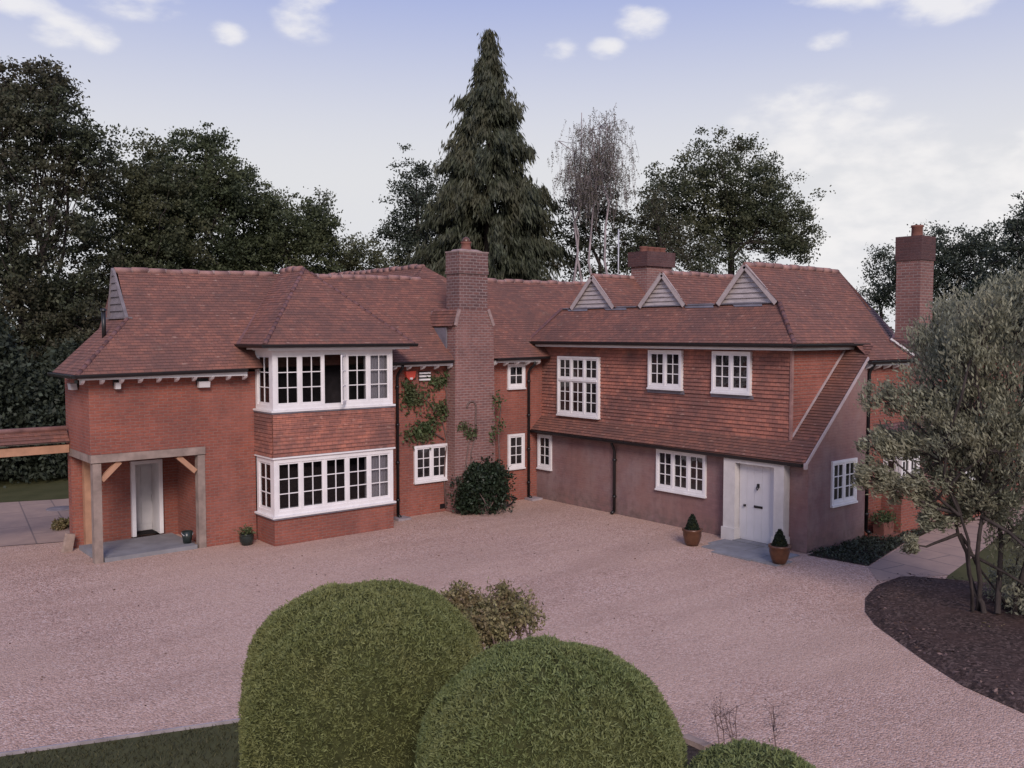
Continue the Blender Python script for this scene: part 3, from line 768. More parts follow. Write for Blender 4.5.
window(fX(20.0, 15.6, 3.84), 1.24, 1.09, 2, depth=0.11, lead=True, label='two-light upper window under the right gablet')
# front door
p_ = MB()
for y0, y1 in ((14.5, 14.86), (13.03, 13.32)):
    p_.box(19.5, 19.75, y0, y1, 0.34, 2.15); p_.box(19.46, 19.75, y0 - 0.03, y1 + 0.03, 0.0, 0.34)
p_.box(19.5, 19.75, 13.32, 14.5, 2.06, 2.19)
p_.build('door_surround', 'cream', H, label='chunky white front door surround with plinth blocks')
p_ = MB(); p_.box(19.70, 19.745, 13.33, 14.49, 0.06, 2.055)
for i in range(5): p_.box(19.694, 19.70, 13.33 + i * 0.232 + .004, 13.33 + (i + 1) * 0.232 - .004, 0.1, 2.04)
dr = p_.build('door', 'door_paint', H, label='white boarded front door with black ironmongery')
p_ = MB(); p_.box(19.66, 19.69, 13.87, 13.93, 1.46, 1.56); p_.tube([(19.65, 13.90, 1.53), (19.63, 13.93, 1.45), (19.63, 13.90, 1.4), (19.63, 13.87, 1.45), (19.65, 13.90, 1.53)], 0.014, 6); p_.build('door_knocker', 'black', dr)
p_ = MB(); p_.box(19.68, 19.693, 13.77, 14.03, 0.93, 0.99); p_.tube([(19.65, 13.81, 0.98), (19.64, 13.99, 0.98)], 0.014, 6); p_.build('letter_box', 'black', dr)
p_ = MB(); p_.lathe((19.66, 14.3, 0.93), [(0, 0), (0.035, 0.0), (0.035, 0.05), (0, 0.05)], 10); p_.build('door_knob', 'black', dr)
p_ = MB(); p_.box(19.42, 19.75, 13.33, 14.49, 0.0, 0.055); p_.build('door_step', 'slate', H)

# --- right extension beyond the end wall ---
p_ = MB(); p_.box(22.42, 34, 12.62, 12.9, 0, 4.7)
p_.box(23.45, 24.5, 12.05, 12.62, 0, 1.2); p_.box(26.9, 28.2, 11.9, 12.62, 0, 1.0)
p_.box(33.7, 34, 12.9, 22, 0, 4.7); p_.box(21, 34, 22, 22.3, 0, 4.7)
p_.build('wall', 'brick', H, label='orange brick wall of the right hand extension')
p_ = MB(); p_.box(23.4, 24.55, 12.0, 12.62, 1.2, 1.28); p_.build('bay_sill', 'white', H)
window(fY(23.48, 12.08, 1.28), 1.0, 1.1, 2, depth=0.0, back=-0.08, sill=False, label='white casement of the small bay behind the garden tree')
window(fX(23.48, 12.6, 1.28), 0.42, 1.1, 1, cols=1, depth=0.0, back=-0.08, sill=False)
window(fY(26.95, 11.93, 1.05), 1.2, 1.3, 2, depth=0.0, back=-0.08, sill=False, label='white casement of the far bay behind the garden tree')
p_ = MB(); p_.tiled([(23.3, 11.9, 2.38), (24.65, 11.9, 2.38), (24.65, 12.62, 2.95), (23.3, 12.62, 2.95)], 0.1, 0.014, seed=9); p_.build('bay_roof', 'tile_old_shade', H); p_ = MB(); p_.tiled([(26.7, 11.7, 2.4), (28.4, 11.7, 2.4), (28.4, 12.62, 3.1), (26.7, 12.62, 3.1)], 0.1, 0.014, seed=10); p_.build('bay_roof', 'tile_old_shade', H)

# --- roofs ---
RY, RZ, EY, E0 = 24.85, 7.12, 22.2, 4.55
TL = 0.014                                                   # the old range has settled towards its left end
sl = (RZ - E0) / (RY - EY)
rz = lambda x, y: E0 + sl * (y - EY) + TL * (x - 12)
r_ = MB()
UD = Vector((1, 0, TL)).normalized()
nrm = UD.cross(Vector((0, 1, sl))).normalized(); vv = nrm.cross(UD)
v0m = Vector((12, EY, E0)).dot(vv)
yb = 23.55
P3 = lambda x, y: (x, y, rz(x, y))
r_.tiled([P3(5.58, EY), P3(26.0, EY), P3(26.0, yb), P3(7.15, yb)], v0=v0m, seed=11, ud=UD)
r_.tiled([P3(7.15, yb), P3(26.0, yb), P3(26.0, RY), P3(7.3, RY)], v0=v0m, seed=11, ud=UD)
zb = rz(7.15, yb); EL = rz(5.58, EY); ZL = rz(7.3, RY)
r_.tiled([(5.58, 24.3, EL), (5.58, EY, EL), (7.15, yb, zb), (7.15, 25.0, zb)], seed=12)
r_.tiled([(7.3, RY, ZL), (7.3, 27.95, 4.3), (26, 27.95, 4.5), (26, RY, rz(26, RY))], seed=13)
r_.poly([(5.58, 24.3, EL), (7.15, 25.0, zb), (7.3, 27.9, 4.3), (7.2, 24.9, 4.3)])
r_.poly([(7.15, 25.0, zb), (7.3, RY, ZL), (7.3, 27.95, 4.3)])
# soffit
r_.poly([(5.6, EY + .02, EL - .03), (5.6, 24.3, EL - .03), (26, 24.3, rz(26, EY) - .03), (26, EY + .02, rz(26, EY) - .03)])
main_roof = r_.build('roof', 'tile', H, label='long steep clay tiled roof over the left range')
# gablet at the left end
def boards_x(mb, x, tri, n, mi=0):
    """weatherboards on a triangle facing -X: tri = (y_left, y_right, z_base, y_apex, z_apex), y_left > y_right."""
    yl, yr, z0, ya, za = tri
    for i in range(n):
        a, b_ = i / n, (i + 1) / n
        P = lambda t_, side: (yl + (ya - yl) * t_) if side else (yr + (ya - yr) * t_)
        zA, zB = z0 + (za - z0) * a, z0 + (za - z0) * b_
        lo = [(x - 0.045, P(a, 1), zA), (x - 0.045, P(a, 0), zA)]
        hi = [(x - 0.008, P(b_, 0), zB), (x - 0.008, P(b_, 1), zB)]
        mb.poly([lo[0], lo[1], hi[0], hi[1]], mi)
        mb.poly([(x, P(a, 1), zA), (x, P(a, 0), zA), lo[1], lo[0]], mi)
g_ = MB(); boards_x(g_, 7.17, (24.98, yb, zb, RY - 0.1, ZL), 7)
g_.build('gablet_boards', 'board_dark', H, label='narrow louvred gablet at the left end of the roof')
g_ = MB(); g_.beam((7.12, yb - .02, zb), (7.2, RY, ZL + .02), 0.04, 0.08, upv=(-1, 0, 0)); g_.beam((7.12, 25.0, zb), (7.2, RY, ZL + .02), 0.04, 0.08, upv=(-1, 0, 0)); g_.box(7.05, 7.25, yb - .05, 25.0, zb - .02, zb + .02); g_.build('bargeboard', 'board_dark', H)
# bay roof
r_ = MB(); az = 7.22; dx = 2.2
A_, B_, C3 = (9.68, 21.25, 5.13), (14.08, 21.25, 5.13), (11.88, 23.45, az)
r_.tiled([A_, B_, C3], seed=14); r_.tiled([(9.68, 22.95, 5.13), A_, C3, (11.88, 24.85, az)], seed=15, mi=0); r_.tiled([B_, (14.08, 22.95, 5.13), (11.88, 24.85, az), C3], seed=16)
r_.poly([(9.7, 21.27, 5.09), (14.06, 21.27, 5.09), (14.06, 22.9, 5.09), (9.7, 22.9, 5.09)])
r_.build('bay_roof', 'tile', H, label='hipped clay tile roof over the two storey bay')
# rear cross wing peeping over the ridge
r_ = MB()
r_.tiled([(17.4, 25.7, 7.66), (17.4, 34, 7.66), (14.4, 34, 4.7), (14.4, 25.7, 4.7)], seed=17); r_.tiled([(17.4, 25.7, 7.66), (20.4, 25.7, 4.7), (20.4, 34, 4.7), (17.4, 34, 7.66)], seed=18)
r_.tiled([(16.6, 24.95, 7.1), (18.15, 24.95, 7.1), (17.4, 25.7, 7.66)], seed=60); r_.tiled([(18.15, 24.95, 7.1), (18.5, 25.75, 6.56), (17.4, 25.7, 7.66)], seed=61); r_.tiled([(16.6, 24.95, 7.1), (17.4, 25.7, 7.66), (16.3, 25.75, 6.56)], seed=62)
r_.build('rear_roof', 'tile', H, label='ridge end of the rear range showing above the main ridge')

# right wing roof
r_ = MB(); ex, ez = 19.6, 5.15; tx, tz = 20.72, 6.22
r_.tiled([(ex, 12.85, ez), (ex, 22.9, ez), (tx, 22.35, tz), (tx, 14.0, tz)], seed=19)
r3y = 15.1; r3z = 7.26; s3 = (r3z - ez) / (r3y - 12.85); z3 = lambda y: ez + s3 * (y - 12.85)
nr = Vector((0, -s3, 1)).normalized(); v3 = nr.cross(Vector((0, 0, 1)).cross(nr).normalized()); v03 = Vector((0, 12.35, z3(12.35))).dot(v3)
r_.tiled([(ex, 12.85, ez), (24.25, 12.85, ez), (25.3, r3y, r3z), (tx - .15, r3y, r3z), (tx - .15, 14.0 - .15 * 0, z3(14.0))], v0=v03, seed=20)
r_.tiled([(22.3, 12.38, z3(12.38)), (24.55, 12.38, z3(12.38)), (24.25, 12.85, ez), (22.3, 12.85, ez)], v0=v03, seed=20)
r_.poly([(ex + .02, 12.87, ez - .04), (23.2, 12.87, ez - .04), (23.2, 22.8, ez - .04), (ex + .02, 22.8, ez - .04)])
r_.build('roof', 'tile', H, label='steep tiled roof skirt of the right wing below three gablets')
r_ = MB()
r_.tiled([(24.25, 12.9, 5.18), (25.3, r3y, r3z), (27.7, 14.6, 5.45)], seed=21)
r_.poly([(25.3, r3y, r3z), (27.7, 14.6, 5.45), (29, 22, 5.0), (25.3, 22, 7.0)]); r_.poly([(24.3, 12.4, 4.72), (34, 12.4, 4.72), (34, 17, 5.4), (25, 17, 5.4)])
r_.build('rear_roof', 'tile_old_shade', H, label='dark shaded roof slope beside the right hand stack')  # the stack's shade is put into this slope by its darker tile
gab = [(21.94, 19.91, 20.93, 7.26), (18.95, 17.1, 18.01, 7.2), (16.03, 14.03, 15.1, 7.28)]
p_ = MB(); p_.box(tx - 0.02, 26, 15.1, 22.3, 6.1, 6.2); p_.box(tx - .1, tx + .05, 14.2, 22.3, 6.2, 6.235); 
for y0, y1 in ((19.5, 20.5), (16.2, 17.3), (14.6, 15.6), (21.2, 22.2)): p_.poly([(tx - .13, y0 - .1, tz - .095), (tx - .12, y1 - .2, tz - .085), (tx - .05, y1, tz + .025), (tx - .05, y0, tz + .025)])
p_.build('lead_valley', 'lead', H)
for i, (yl, yr, ya, za) in enumerate(gab):
    r_ = MB()
    xr = (25.0, 25.0, 25.3)[i]
    r_.tiled([(tx - .14, ya, za), (xr, ya, za), (xr, yl + .04, tz - .02), (tx - .14, yl + .04, tz - .02)], seed=22 + i)
    if i < 2: r_.tiled([(tx - .14, yr - .04, tz - .02), (xr, yr - .04, tz - .02), (xr, ya, za), (tx - .14, ya, za)], seed=25 + i)
    r_.poly([(xr, yl, 6.1), (xr, yr, 6.1), (xr, ya, za)])
    gr = r_.build('gablet_roof', 'tile', H)
    g_ = MB(); boards_x(g_, tx, (yl - .06, yr + .06, tz, ya, za - .08), 7); g_.build('gablet_boards', 'board', gr)
    g_ = MB()
    for ys, sgn in ((yl, 1), (yr, -1)):
        dd = (Vector((tx - .12, ya, za)) - Vector((tx - .12, ys, tz))).normalized()
        g_.beam(Vector((tx - .12, ys, tz)) + Vector((0, -sgn * .06, -.02)), Vector((tx - .12, ya, za - .06)), 0.03, 0.14, upv=Vector((-1, 0, 0)).cross(dd))
    g_.build('bargeboard', 'barge', gr)

# ridge and hip tiles
def ridge(name, p0, p1, rad=0.1, mat='ridge', sub=None, step=0.4):
    p0, p1 = Vector(p0), Vector(p1); d = p1 - p0; n_ = max(2, int(d.length / step)); r_ = MB()
    for i in range(n_):
        a = p0 + d * (i / n_) + d.normalized() * .012; b_ = p0 + d * ((i + 1) / n_) - d.normalized() * .012
        j = Vector((0, 0, random.uniform(-.018, .018)))
        rr = rad * random.uniform(0.92, 1.1)
        r_.tube([a + j, b_ + j], rr, 9, 0)
        if i and mat == 'ridge': r_.tube([p0 + d * (i / n_) - d.normalized() * .035, p0 + d * (i / n_) + d.normalized() * .035], rad * 0.95, 9, 1)
    return r_.build(name, [mat, 'mortar'], H)
rt_z = lambda x: rz(x, RY) - .03
def rline(x0, x1): ridge('ridge_tiles', (x0, RY, rt_z(x0)), (x1, RY, rt_z(x1)), 0.085)
rline(7.22, 11.6); rline(12.2, 16.7); rline(18.2, 25.5)
ridge('ridge_tiles', (17.4, 25.7, 7.64), (17.4, 33, 7.64), 0.1); ridge('ridge_tiles', (11.88, 23.6, az - .02), (11.88, 24.85, az - .02), 0.1)
for yl, yr, ya, za in gab: ridge('ridge_tiles', (tx - .1, ya, za - .02), (25.2, ya, za - .02), 0.08)
for a, b_ in ((A_, C3), (B_, C3), ((5.6, EY, EL), (7.15, yb, zb)), ((ex, 12.85, ez), (tx - .1, 14.0, tz))):
    o = Vector((0, 0, -.03)); ridge('hip_tiles', Vector(a) + o, Vector(b_) + o, 0.055, 'hip', step=0.2)
p_ = MB(); p_.beam((11.7, 24.7, rz(11.7, 24.7) + .02), (9.68, 22.78, 5.13), 0.2, 0.02, upv=(-1, -1, 1.4)); p_.build('valley_gutter', 'hip', H)
p_ = MB(); p_.beam((19.66, 22.86, 5.22), (20.7, 22.38, 6.26), 0.14, 0.03, upv=(-1, 0, 1)); p_.build('verge_flashing', 'tile_old_shade', H)
p_ = MB(); p_.beam((24.22, 12.86, 5.26), (24.6, 12.36, 4.8), 0.1, 0.05); p_.build('verge_board', 'offwhite', H)

# eaves: gutters, fascias, corbels
def gutter(p0, p1, down=0):
    r_ = MB(); p0, p1 = Vector(p0), Vector(p1)
    d = (p1 - p0).normalized(); sd = d.cross(Vector((0, 0, 1))); n_ = 7
    prof = [(0.06 * math.cos(math.pi + math.pi * k / (n_ - 1)), 0.065 * math.sin(math.pi + math.pi * k / (n_ - 1))) for k in range(n_)]
    prof += [(0.06, 0.02), (-0.06, 0.02)]
    a = [p0 + sd * x + Vector((0, 0, z)) for x, z in prof]; b_ = [p1 + sd * x + Vector((0, 0, z)) for x, z in prof]
    for i in range(len(prof)):
        j = (i + 1) % len(prof); r_.poly([a[i], a[j], b_[j], b_[i]])
    r_.poly(a); r_.poly(b_[::-1]); return r_.build('gutter', 'black', H)
gz = lambda x: rz(x, EY) - 0.02
gutter((5.53, EY - .05, gz(5.5)), (9.62, EY - .05, gz(9.6))); gutter((5.52, 24.3, gz(5.5)), (5.52, EY - .1, gz(5.5)))
for x0, x1 in ((13.55, 16.05), (17.72, 19.9)): gutter((x0, EY - .05, gz(x0)), (x1, EY - .05, gz(x1)))
gutter((9.6, 21.2, 5.11), (14.14, 21.2, 5.11)); gutter((9.62, 22.9, 5.11), (9.62, 21.15, 5.11)); gutter((14.12, 21.2, 5.11), (14.12, 22.9, 5.11))
gutter((19.55, 22.8, 5.12), (19.55, 12.78, 5.12)); gutter((19.5, 12.8, 5.12), (22.95, 12.8, 5.12)); gutter((22.2, 12.33, z3(12.38) - .04), (24.6, 12.33, z3(12.38) - .04)); gutter((19.46, 22.6, 2.24), (19.46, 12.5, 2.22))
def fascia(x0, x1, y, z0, z1, corb=True):
    r_ = MB(); r_.box(x0, x1, y - 0.03, 22.6 if y > 20 else y + .2, z0, z1); r_.build('fascia', 'white', H)
    if corb:
        r_ = MB(); n_ = max(1, int((x1 - x0) / 0.42))
        for i in range(n_ + 1):
            x = x0 + 0.03 + (x1 - x0 - 0.06) * i / n_
            r_.prism([(x - .035, y - .05, z0), (x - .035, y + .16, z0), (x - .035, y + .16, z0 - .11), (x - .035, y + .02, z0 - .06)], (.07, 0, 0))
        r_.build('rafter_feet', 'white', H)
fascia(5.72, 9.66, 22.27, 4.335, 4.425); fascia(13.6, 16.1, 22.27, 4.45, 4.53); fascia(17.75, 19.6, 22.27, 4.49, 4.57)
fascia(22.35, 24.4, 12.42, 4.56, 4.64)
p_ = MB(); p_.box(9.8, 13.95, 21.30, 21.55, 4.98, 5.06); p_.box(9.8, 9.95, 21.55, 22.6, 4.99, 5.07); p_.build('fascia', 'white', H)
p_ = MB(); p_.box(19.66, 19.98, 12.94, 22.7, 4.98, 5.05); p_.box(19.98, 22.7, 12.94, 13.18, 4.98, 5.05); p_.build('fascia', 'white', H)
# downpipes
def downpipe(x, y, z0, z1, nx, ny, head=0.0, off=0.08):
    r_ = MB(); px_, py_ = x + nx * off, y + ny * off
    pts = [(px_, py_, z0), (px_, py_, z1 - .35)]
    if head: pts += [(px_ + nx * head * .2, py_ + ny * head * .2, z1 - .25), (px_ + nx * head, py_ + ny * head, z1 - .08), (px_ + nx * head, py_ + ny * head, z1)]
    else: pts += [(px_, py_, z1)]
    r_.tube(pts, 0.045, 10)
    for z in np.arange(z0 + .4, z1 - .4, 1.1):
        r_.tube([(px_, py_, z), (px_, py_, z + .07)], 0.06, 10); r_.box(min(px_, x) - .02, max(px_, x) + .02, min(py_, y) - .02, max(py_, y) + .02, z + .02, z + .05)
    r_.tube([(px_, py_, z0), (px_ + nx * .12, py_ + ny * .12, z0 - .06)], 0.05, 10)
    return r_.build('downpipe', 'black', H)
downpipe(14.32, 22.6, 0.12, 4.5, 0, -1, 0.3); downpipe(19.34, 22.6, 0.12, 4.5, 0, -1, 0.3); downpipe(19.75, 18.98, 0.1, 2.2, -1, 0, 0.12); downpipe(22.52, 12.6, 0.2, 4.7, 0, -1, 0.15)
for x, y in ((14.35, 22.4), (19.4, 22.35)):
    p_ = MB(); p_.box(x - .22, x + .22, y - .2, y + .2, 0.0, 0.06); p_.build('drain_curb', 'edge', H)

# --- chimneys ---
p_ = MB(); y0, y1 = 22.15, 23.6
p_.prism([(16.08, y0, 0), (17.68, y0, 0), (17.58, y0, 5.66), (17.35, y0, 6.13), (16.28, y0, 6.13), (16.14, y0, 5.66)], (0, y1 - y0, 0))
ch = p_.build('chimney', 'brick_old', H, label='tall brick chimney breast rising up the front wall')
p_ = MB(); p_.box(16.28, 17.35, y0 + .002, 22.8, 6.13, 7.2); p_.box(16.25, 17.38, y0 - .03, 22.83, 7.2, 7.29); p_.box(16.265, 17.365, y0 - .015, 22.815, 7.29, 7.84); p_.build('stack', 'brick_dark', ch)
p_ = MB(); p_.box(16.25, 17.38, y0 - .03, 22.83, 7.84, 7.88); p_.prism([(16.35, y0 + .1, 7.88), (17.3, y0 + .1, 7.88), (17.1, y0 + .2, 7.95), (16.5, y0 + .2, 7.95)], (0, .45, 0)); p_.build('cap', 'mortar', ch)
p_ = MB(); p_.lathe((16.8, 22.5, 7.9), [(0.17, 0), (0.17, .06), (.15, .08), (.14, .22), (.165, .24), (.165, .28), (.1, .28), (.1, .1)], 16); p_.lathe((16.8, 22.5, 8.2), [(0.0, 0.14), (.09, .1), (.12, .05), (.13, .0)], 14, 1); p_.build('chimney_pot', ['terracotta', 'glazed'], ch)
p_ = MB(); p_.beam((16.13, y0 - .01, 5.64), (16.27, y0 - .01, 6.13), 0.1, 0.05, upv=(0, 1, 0)); p_.build('shoulder_coping', 'mortar', ch); p_ = MB(); p_.beam((17.58, y0 - .01, 5.64), (17.37, y0 - .01, 6.13), 0.1, 0.05, upv=(0, 1, 0)); p_.build('shoulder_coping', 'mortar', ch)
p_ = MB(); p_.tiled([(16.04, y0 + .02, 5.62), (16.04, 23.5, 5.62), (16.3, 23.5, 6.14), (16.3, y0 + .02, 6.14)], .1, .014, seed=40); p_.build('shoulder_tiles', 'tile', ch)
p_ = MB(); p_.box(16.07, 16.12, 22.55, 23.3, 4.95, 5.58); p_.build('lead_flashing', 'lead', ch)
# arched brick relief and old pipe on the chimney breast
p_ = MB(); arc = [(16.72 + .17 * math.cos(a), y0 - .01, 3.15 + .2 * math.sin(a)) for a in np.linspace(0, math.pi, 9)]
p_.tube([(16.89, y0 - .01, 2.2), (16.87, y0 - .01, 2.7)] + arc, 0.032, 6); p_.tube([(16.88, y0 - .01, 2.3), (16.7, y0 - .01, 1.8), (16.66, y0 - .01, 1.0)], 0.02, 6); p_.build('vine_scar', 'stem', ch)

p_ = MB(); p_.box(22.5, 23.72, 20.3, 21.0, 6.1, 7.6); ch = p_.build('chimney', 'brick_old', H, label='squat dark brick chimney behind the gablets')
p_ = MB(); p_.box(22.42, 23.8, 20.22, 21.08, 7.6, 8.08); p_.build('stack', 'brick_rear', ch)
for x in (22.72, 23.02, 23.32, 23.6):
    p_ = MB(); p_.lathe((x, 20.65, 8.08), [(0.14, 0), (.135, .12), (.15, .14), (.15, .18), (.11, .18), (.11, .05)], 14); p_.build('chimney_pot', 'terracotta', ch)

p_ = MB(); p_.box(25.0, 25.75, 12.45, 13.15, 5.2, 7.45)
p_.prism([(24.9, 12.35, 4.8), (25.95, 12.35, 4.8), (25.76, 12.44, 5.25), (24.99, 12.44, 5.25)], (0, .8, 0)); p_.box(24.9, 25.95, 12.3, 13.2, 0, 4.8)
ch = p_.build('chimney', 'brick_old', H, label='tall external brick chimney at the right end of the house')
p_ = MB(); p_.box(24.97, 25.78, 12.42, 13.18, 7.45, 8.12); p_.build('stack', 'brick_rear', ch)
p_ = MB(); p_.lathe((25.35, 12.75, 8.12), [(0.16, 0), (.15, .25), (.17, .27), (.17, .32), (.12, .32), (.12, .05)], 14); p_.build('chimney_pot', 'terracotta', ch)
p_ = MB(); p_.tiled([(24.8, 12.25, 4.75), (24.8, 13.25, 4.75), (25.02, 13.2, 5.28), (25.02, 12.4, 5.28)], .09, .02, seed=41); p_.build('shoulder_tiles', 'tile_old_shade', ch)
p_ = MB(); p_.tube([(6.6, 23.6, 5.2), (6.6, 23.6, 5.95)], 0.05, 10); p_.lathe((6.6, 23.6, 5.95), [(.075, 0), (.075, .05), (.0, .07)], 10); p_.build('vent_pipe', 'black', H)
p_ = MB(); p_.box(15.86, 16.05, 22.585, 22.6, 0.1, 0.24); p_.build('air_brick', 'black', H)

#==MARK_THINGS==
# ------------------------------------------------------------------ things on and around the house
def thing1(mb, name, mats, label, cat, group=None):
    return tag(mb.build(name, mats), label, cat, group)
def lamp(loc, nx, ny, label, w_=0.2):
    t = empty('wall_light', loc, label, 'wall light', 'lights under the eaves')
    x, y, z = loc
    b_ = MB(); b_.box(x - (w_ / 2 if ny else .03), x + (w_ / 2 if ny else .03), y - (w_ / 2 if nx else .03), y + (w_ / 2 if nx else .03), z, z + .16); b_.build('backplate', 'black', t)
    b_ = MB(); cx, cy = x + nx * .1, y + ny * .1
    a = w_ / 2 - .01
    b_.prism([(cx - (a if ny else .07), cy - (a if nx else .07), z - .06), (cx + (a if ny else .07), cy - (a if nx else .07), z - .06), (cx + (a if ny else .07), cy + (a if nx else .07), z - .06), (cx - (a if ny else .07), cy + (a if nx else .07), z - .06)], (nx * .02, ny * .02, .15)); b_.build('lens_housing', 'offwhite', t)
    return t
lamp((5.95, 23.55, 4.12), -1, 0, 'white floodlight under the eaves on the end wall, leftmost of three', 0.3)
lamp((6.56, 22.6, 4.16), 0, -1, 'small white wall light under the eaves, nearest the left corner of the front', 0.14)
lamp((8.62, 22.6, 4.12), 0, -1, 'wide white floodlight under the eaves just left of the bay', 0.3)
t = empty('alarm_box', (14.78, 22.6, 4.02), 'small red alarm box under the eaves beside the bay downpipe', 'alarm box')
b_ = MB(); b_.prism([(14.6, 22.6, 4.3), (14.96, 22.6, 4.3), (14.92, 22.6, 4.12), (14.78, 22.6, 4.0), (14.64, 22.6, 4.12)], (0, -.1, 0)); b_.build('cover', 'red', t)
b_ = MB(); b_.box(14.74, 14.82, 22.47, 22.5, 4.06, 4.12); b_.build('strobe_lens', 'white', t)
t = empty('vent_cover', (15.3, 22.6, 4.05), 'white slatted vent cover on the wall beside the red alarm box', 'vent cover')
b_ = MB(); b_.box(15.1, 15.5, 22.565, 22.598, 4.02, 4.28); b_.build('backing', 'black', t)
for z in (4.04, 4.14, 4.23):
    b_ = MB(); b_.beam((15.1, 22.55, z), (15.5, 22.55, z + .0), .05, .05); b_.build('slat', 'white', t)
t = empty('aerial_mast', (22.15, 21.25, 6.2), 'thin pale aerial mast beside the rear chimney', 'aerial')
b_ = MB(); b_.tube([(22.15, 21.25, 6.2), (22.15, 21.25, 8.85)], .022, 8); b_.build('pole', 'steel', t)
b_ = MB(); b_.tube([(21.95, 21.25, 6.8), (22.4, 21.25, 6.8)], .02, 8); b_.box(22.0, 22.3, 21.2, 21.3, 6.5, 6.56); b_.build('bracket', 'steel', t)

# flagstones, manhole, mat, bits by the porch
p_ = MB(); 
for (x0, x1, y0, y1) in ((18.75, 19.42, 13.62, 14.75), (18.75, 19.42, 12.5, 13.6), (18.05, 18.73, 12.95, 14.1), (18.1, 18.73, 12.25, 12.93), (18.3, 18.73, 14.12, 14.6)): p_.box(x0, x1, y0, y1, 0.0, 0.03)
struct(p_.build('paving', 'slate'), 'patch of grey flagstones in front of the white front door', 'paving')
p_ = MB(); p_.box(7.56, 8.12, 24.62, 25.02, 0.1, 0.125); thing1(p_, 'door_mat', 'rubber', 'black door mat inside the oak porch', 'door mat')
t = empty('bucket', (8.3, 22.95, 0.1), 'dark grey bucket standing inside the porch by the right post', 'bucket')
b_ = MB(); b_.lathe((8.3, 22.95, 0.1), [(0, 0), (.1, 0), (.14, .3), (.125, .3), (.09, .03), (0, .03)], 18); b_.build('body', 'greenpot', t)
b_ = MB(); b_.tube([(8.16, 22.95, .38)] + [(8.3 - .15 * math.cos(a), 22.95 - .1 * math.sin(a), .38 - .1 * math.sin(a)) for a in np.linspace(.3, 2.84, 7)] + [(8.44, 22.95, .38)], .008, 6); b_.build('handle', 'steel', t)
c = gnd(61, 509)
p_ = MB(); p_.lathe((c.x, c.y, 0.004), [(0, .03), (.36, .03), (.38, .02), (.42, .02), (.42, 0)], 28); thing1(p_, 'manhole_cover', 'board_dark', 'round grey manhole cover in the paved yard', 'manhole cover')
a = Vector((5.82, 24.3, 0))
p_ = MB(); p_.prism([(a.x - .12, a.y - .05, 0), (a.x + .1, a.y - .02, 0), (a.x + .2, a.y + .06, .40), (a.x + .02, a.y + .05, .44)], (-.03, .09, .01)); thing1(p_, 'stone_slab', 'sandstone', 'tan stone slab leaning at the left corner of the porch', 'stone slab')

# tiled lintel roof at far left
t = empty('lintel_roof', (0.5, 24.5, 0), 'tiled lintel on an orange oak beam spanning out to the left of the house', 'lintel')
b_ = MB(); b_.tiled([(-3.5, 24.3, 2.77), (5.93, 24.3, 2.74), (5.93, 24.62, 3.03), (-3.5, 24.62, 3.06)], .12, .02, seed=50); b_.tiled([(-3.5, 25.1, 2.77), (5.93, 25.1, 2.74), (5.93, 24.62, 3.03), (-3.5, 24.62, 3.06)], .12, .02, seed=51); b_.build('roof', 'tile', t)
b_ = MB(); b_.box(-3.5, 5.94, 24.34, 25.0, 2.72, 2.74); b_.build('eaves_board', 'oak', t)
b_ = MB(); b_.box(-3.5, 5.94, 24.4, 24.62, 2.46, 2.655); b_.build('beam', 'oak_new', t)
b_ = MB(); b_.box(-3.4, -3.1, 24.4, 24.7, 0, 2.46); b_.build('post', 'oak_new', t)
b_ = MB(); b_.tube([(-3.5, 24.62, 3.06), (5.93, 24.62, 3.04)], .07, 8); b_.build('ridge_tiles', 'ridge', t)

#==MARK_PLANTS==
# ------------------------------------------------------------------ plants
def in_ball(n):
    p = unit(rng.normal(size=(n, 3))); return p * (rng.uniform(0, 1, (n, 1)) ** (1 / 3))
def clump_leaves(C, rad, per, L_, W_, squash=0.75, **k):
    n = len(C)
    P = np.repeat(C, per, 0) + rng.normal(size=(n * per, 3)) * np.array([rad, rad, rad * squash])
    return leaves(P, L_, W_, **k)
def limb(mb, p0, p1, r0, r1, bend=0.12, seg=5, sides=6):
    p0, p1 = np.array(p0, float), np.array(p1, float); d = np.linalg.norm(p1 - p0)
    o = rng.normal(size=3) * d * bend; pts = []; rr = []
    for i in range(seg + 1):
        t_ = i / seg; pts.append(p0 + (p1 - p0) * t_ + o * math.sin(math.pi * t_) + rng.normal(size=3) * d * .012); rr.append(r0 + (r1 - r0) * t_)
    mb.tube([Vector(q) for q in pts], rr, sides, caps=False); return pts

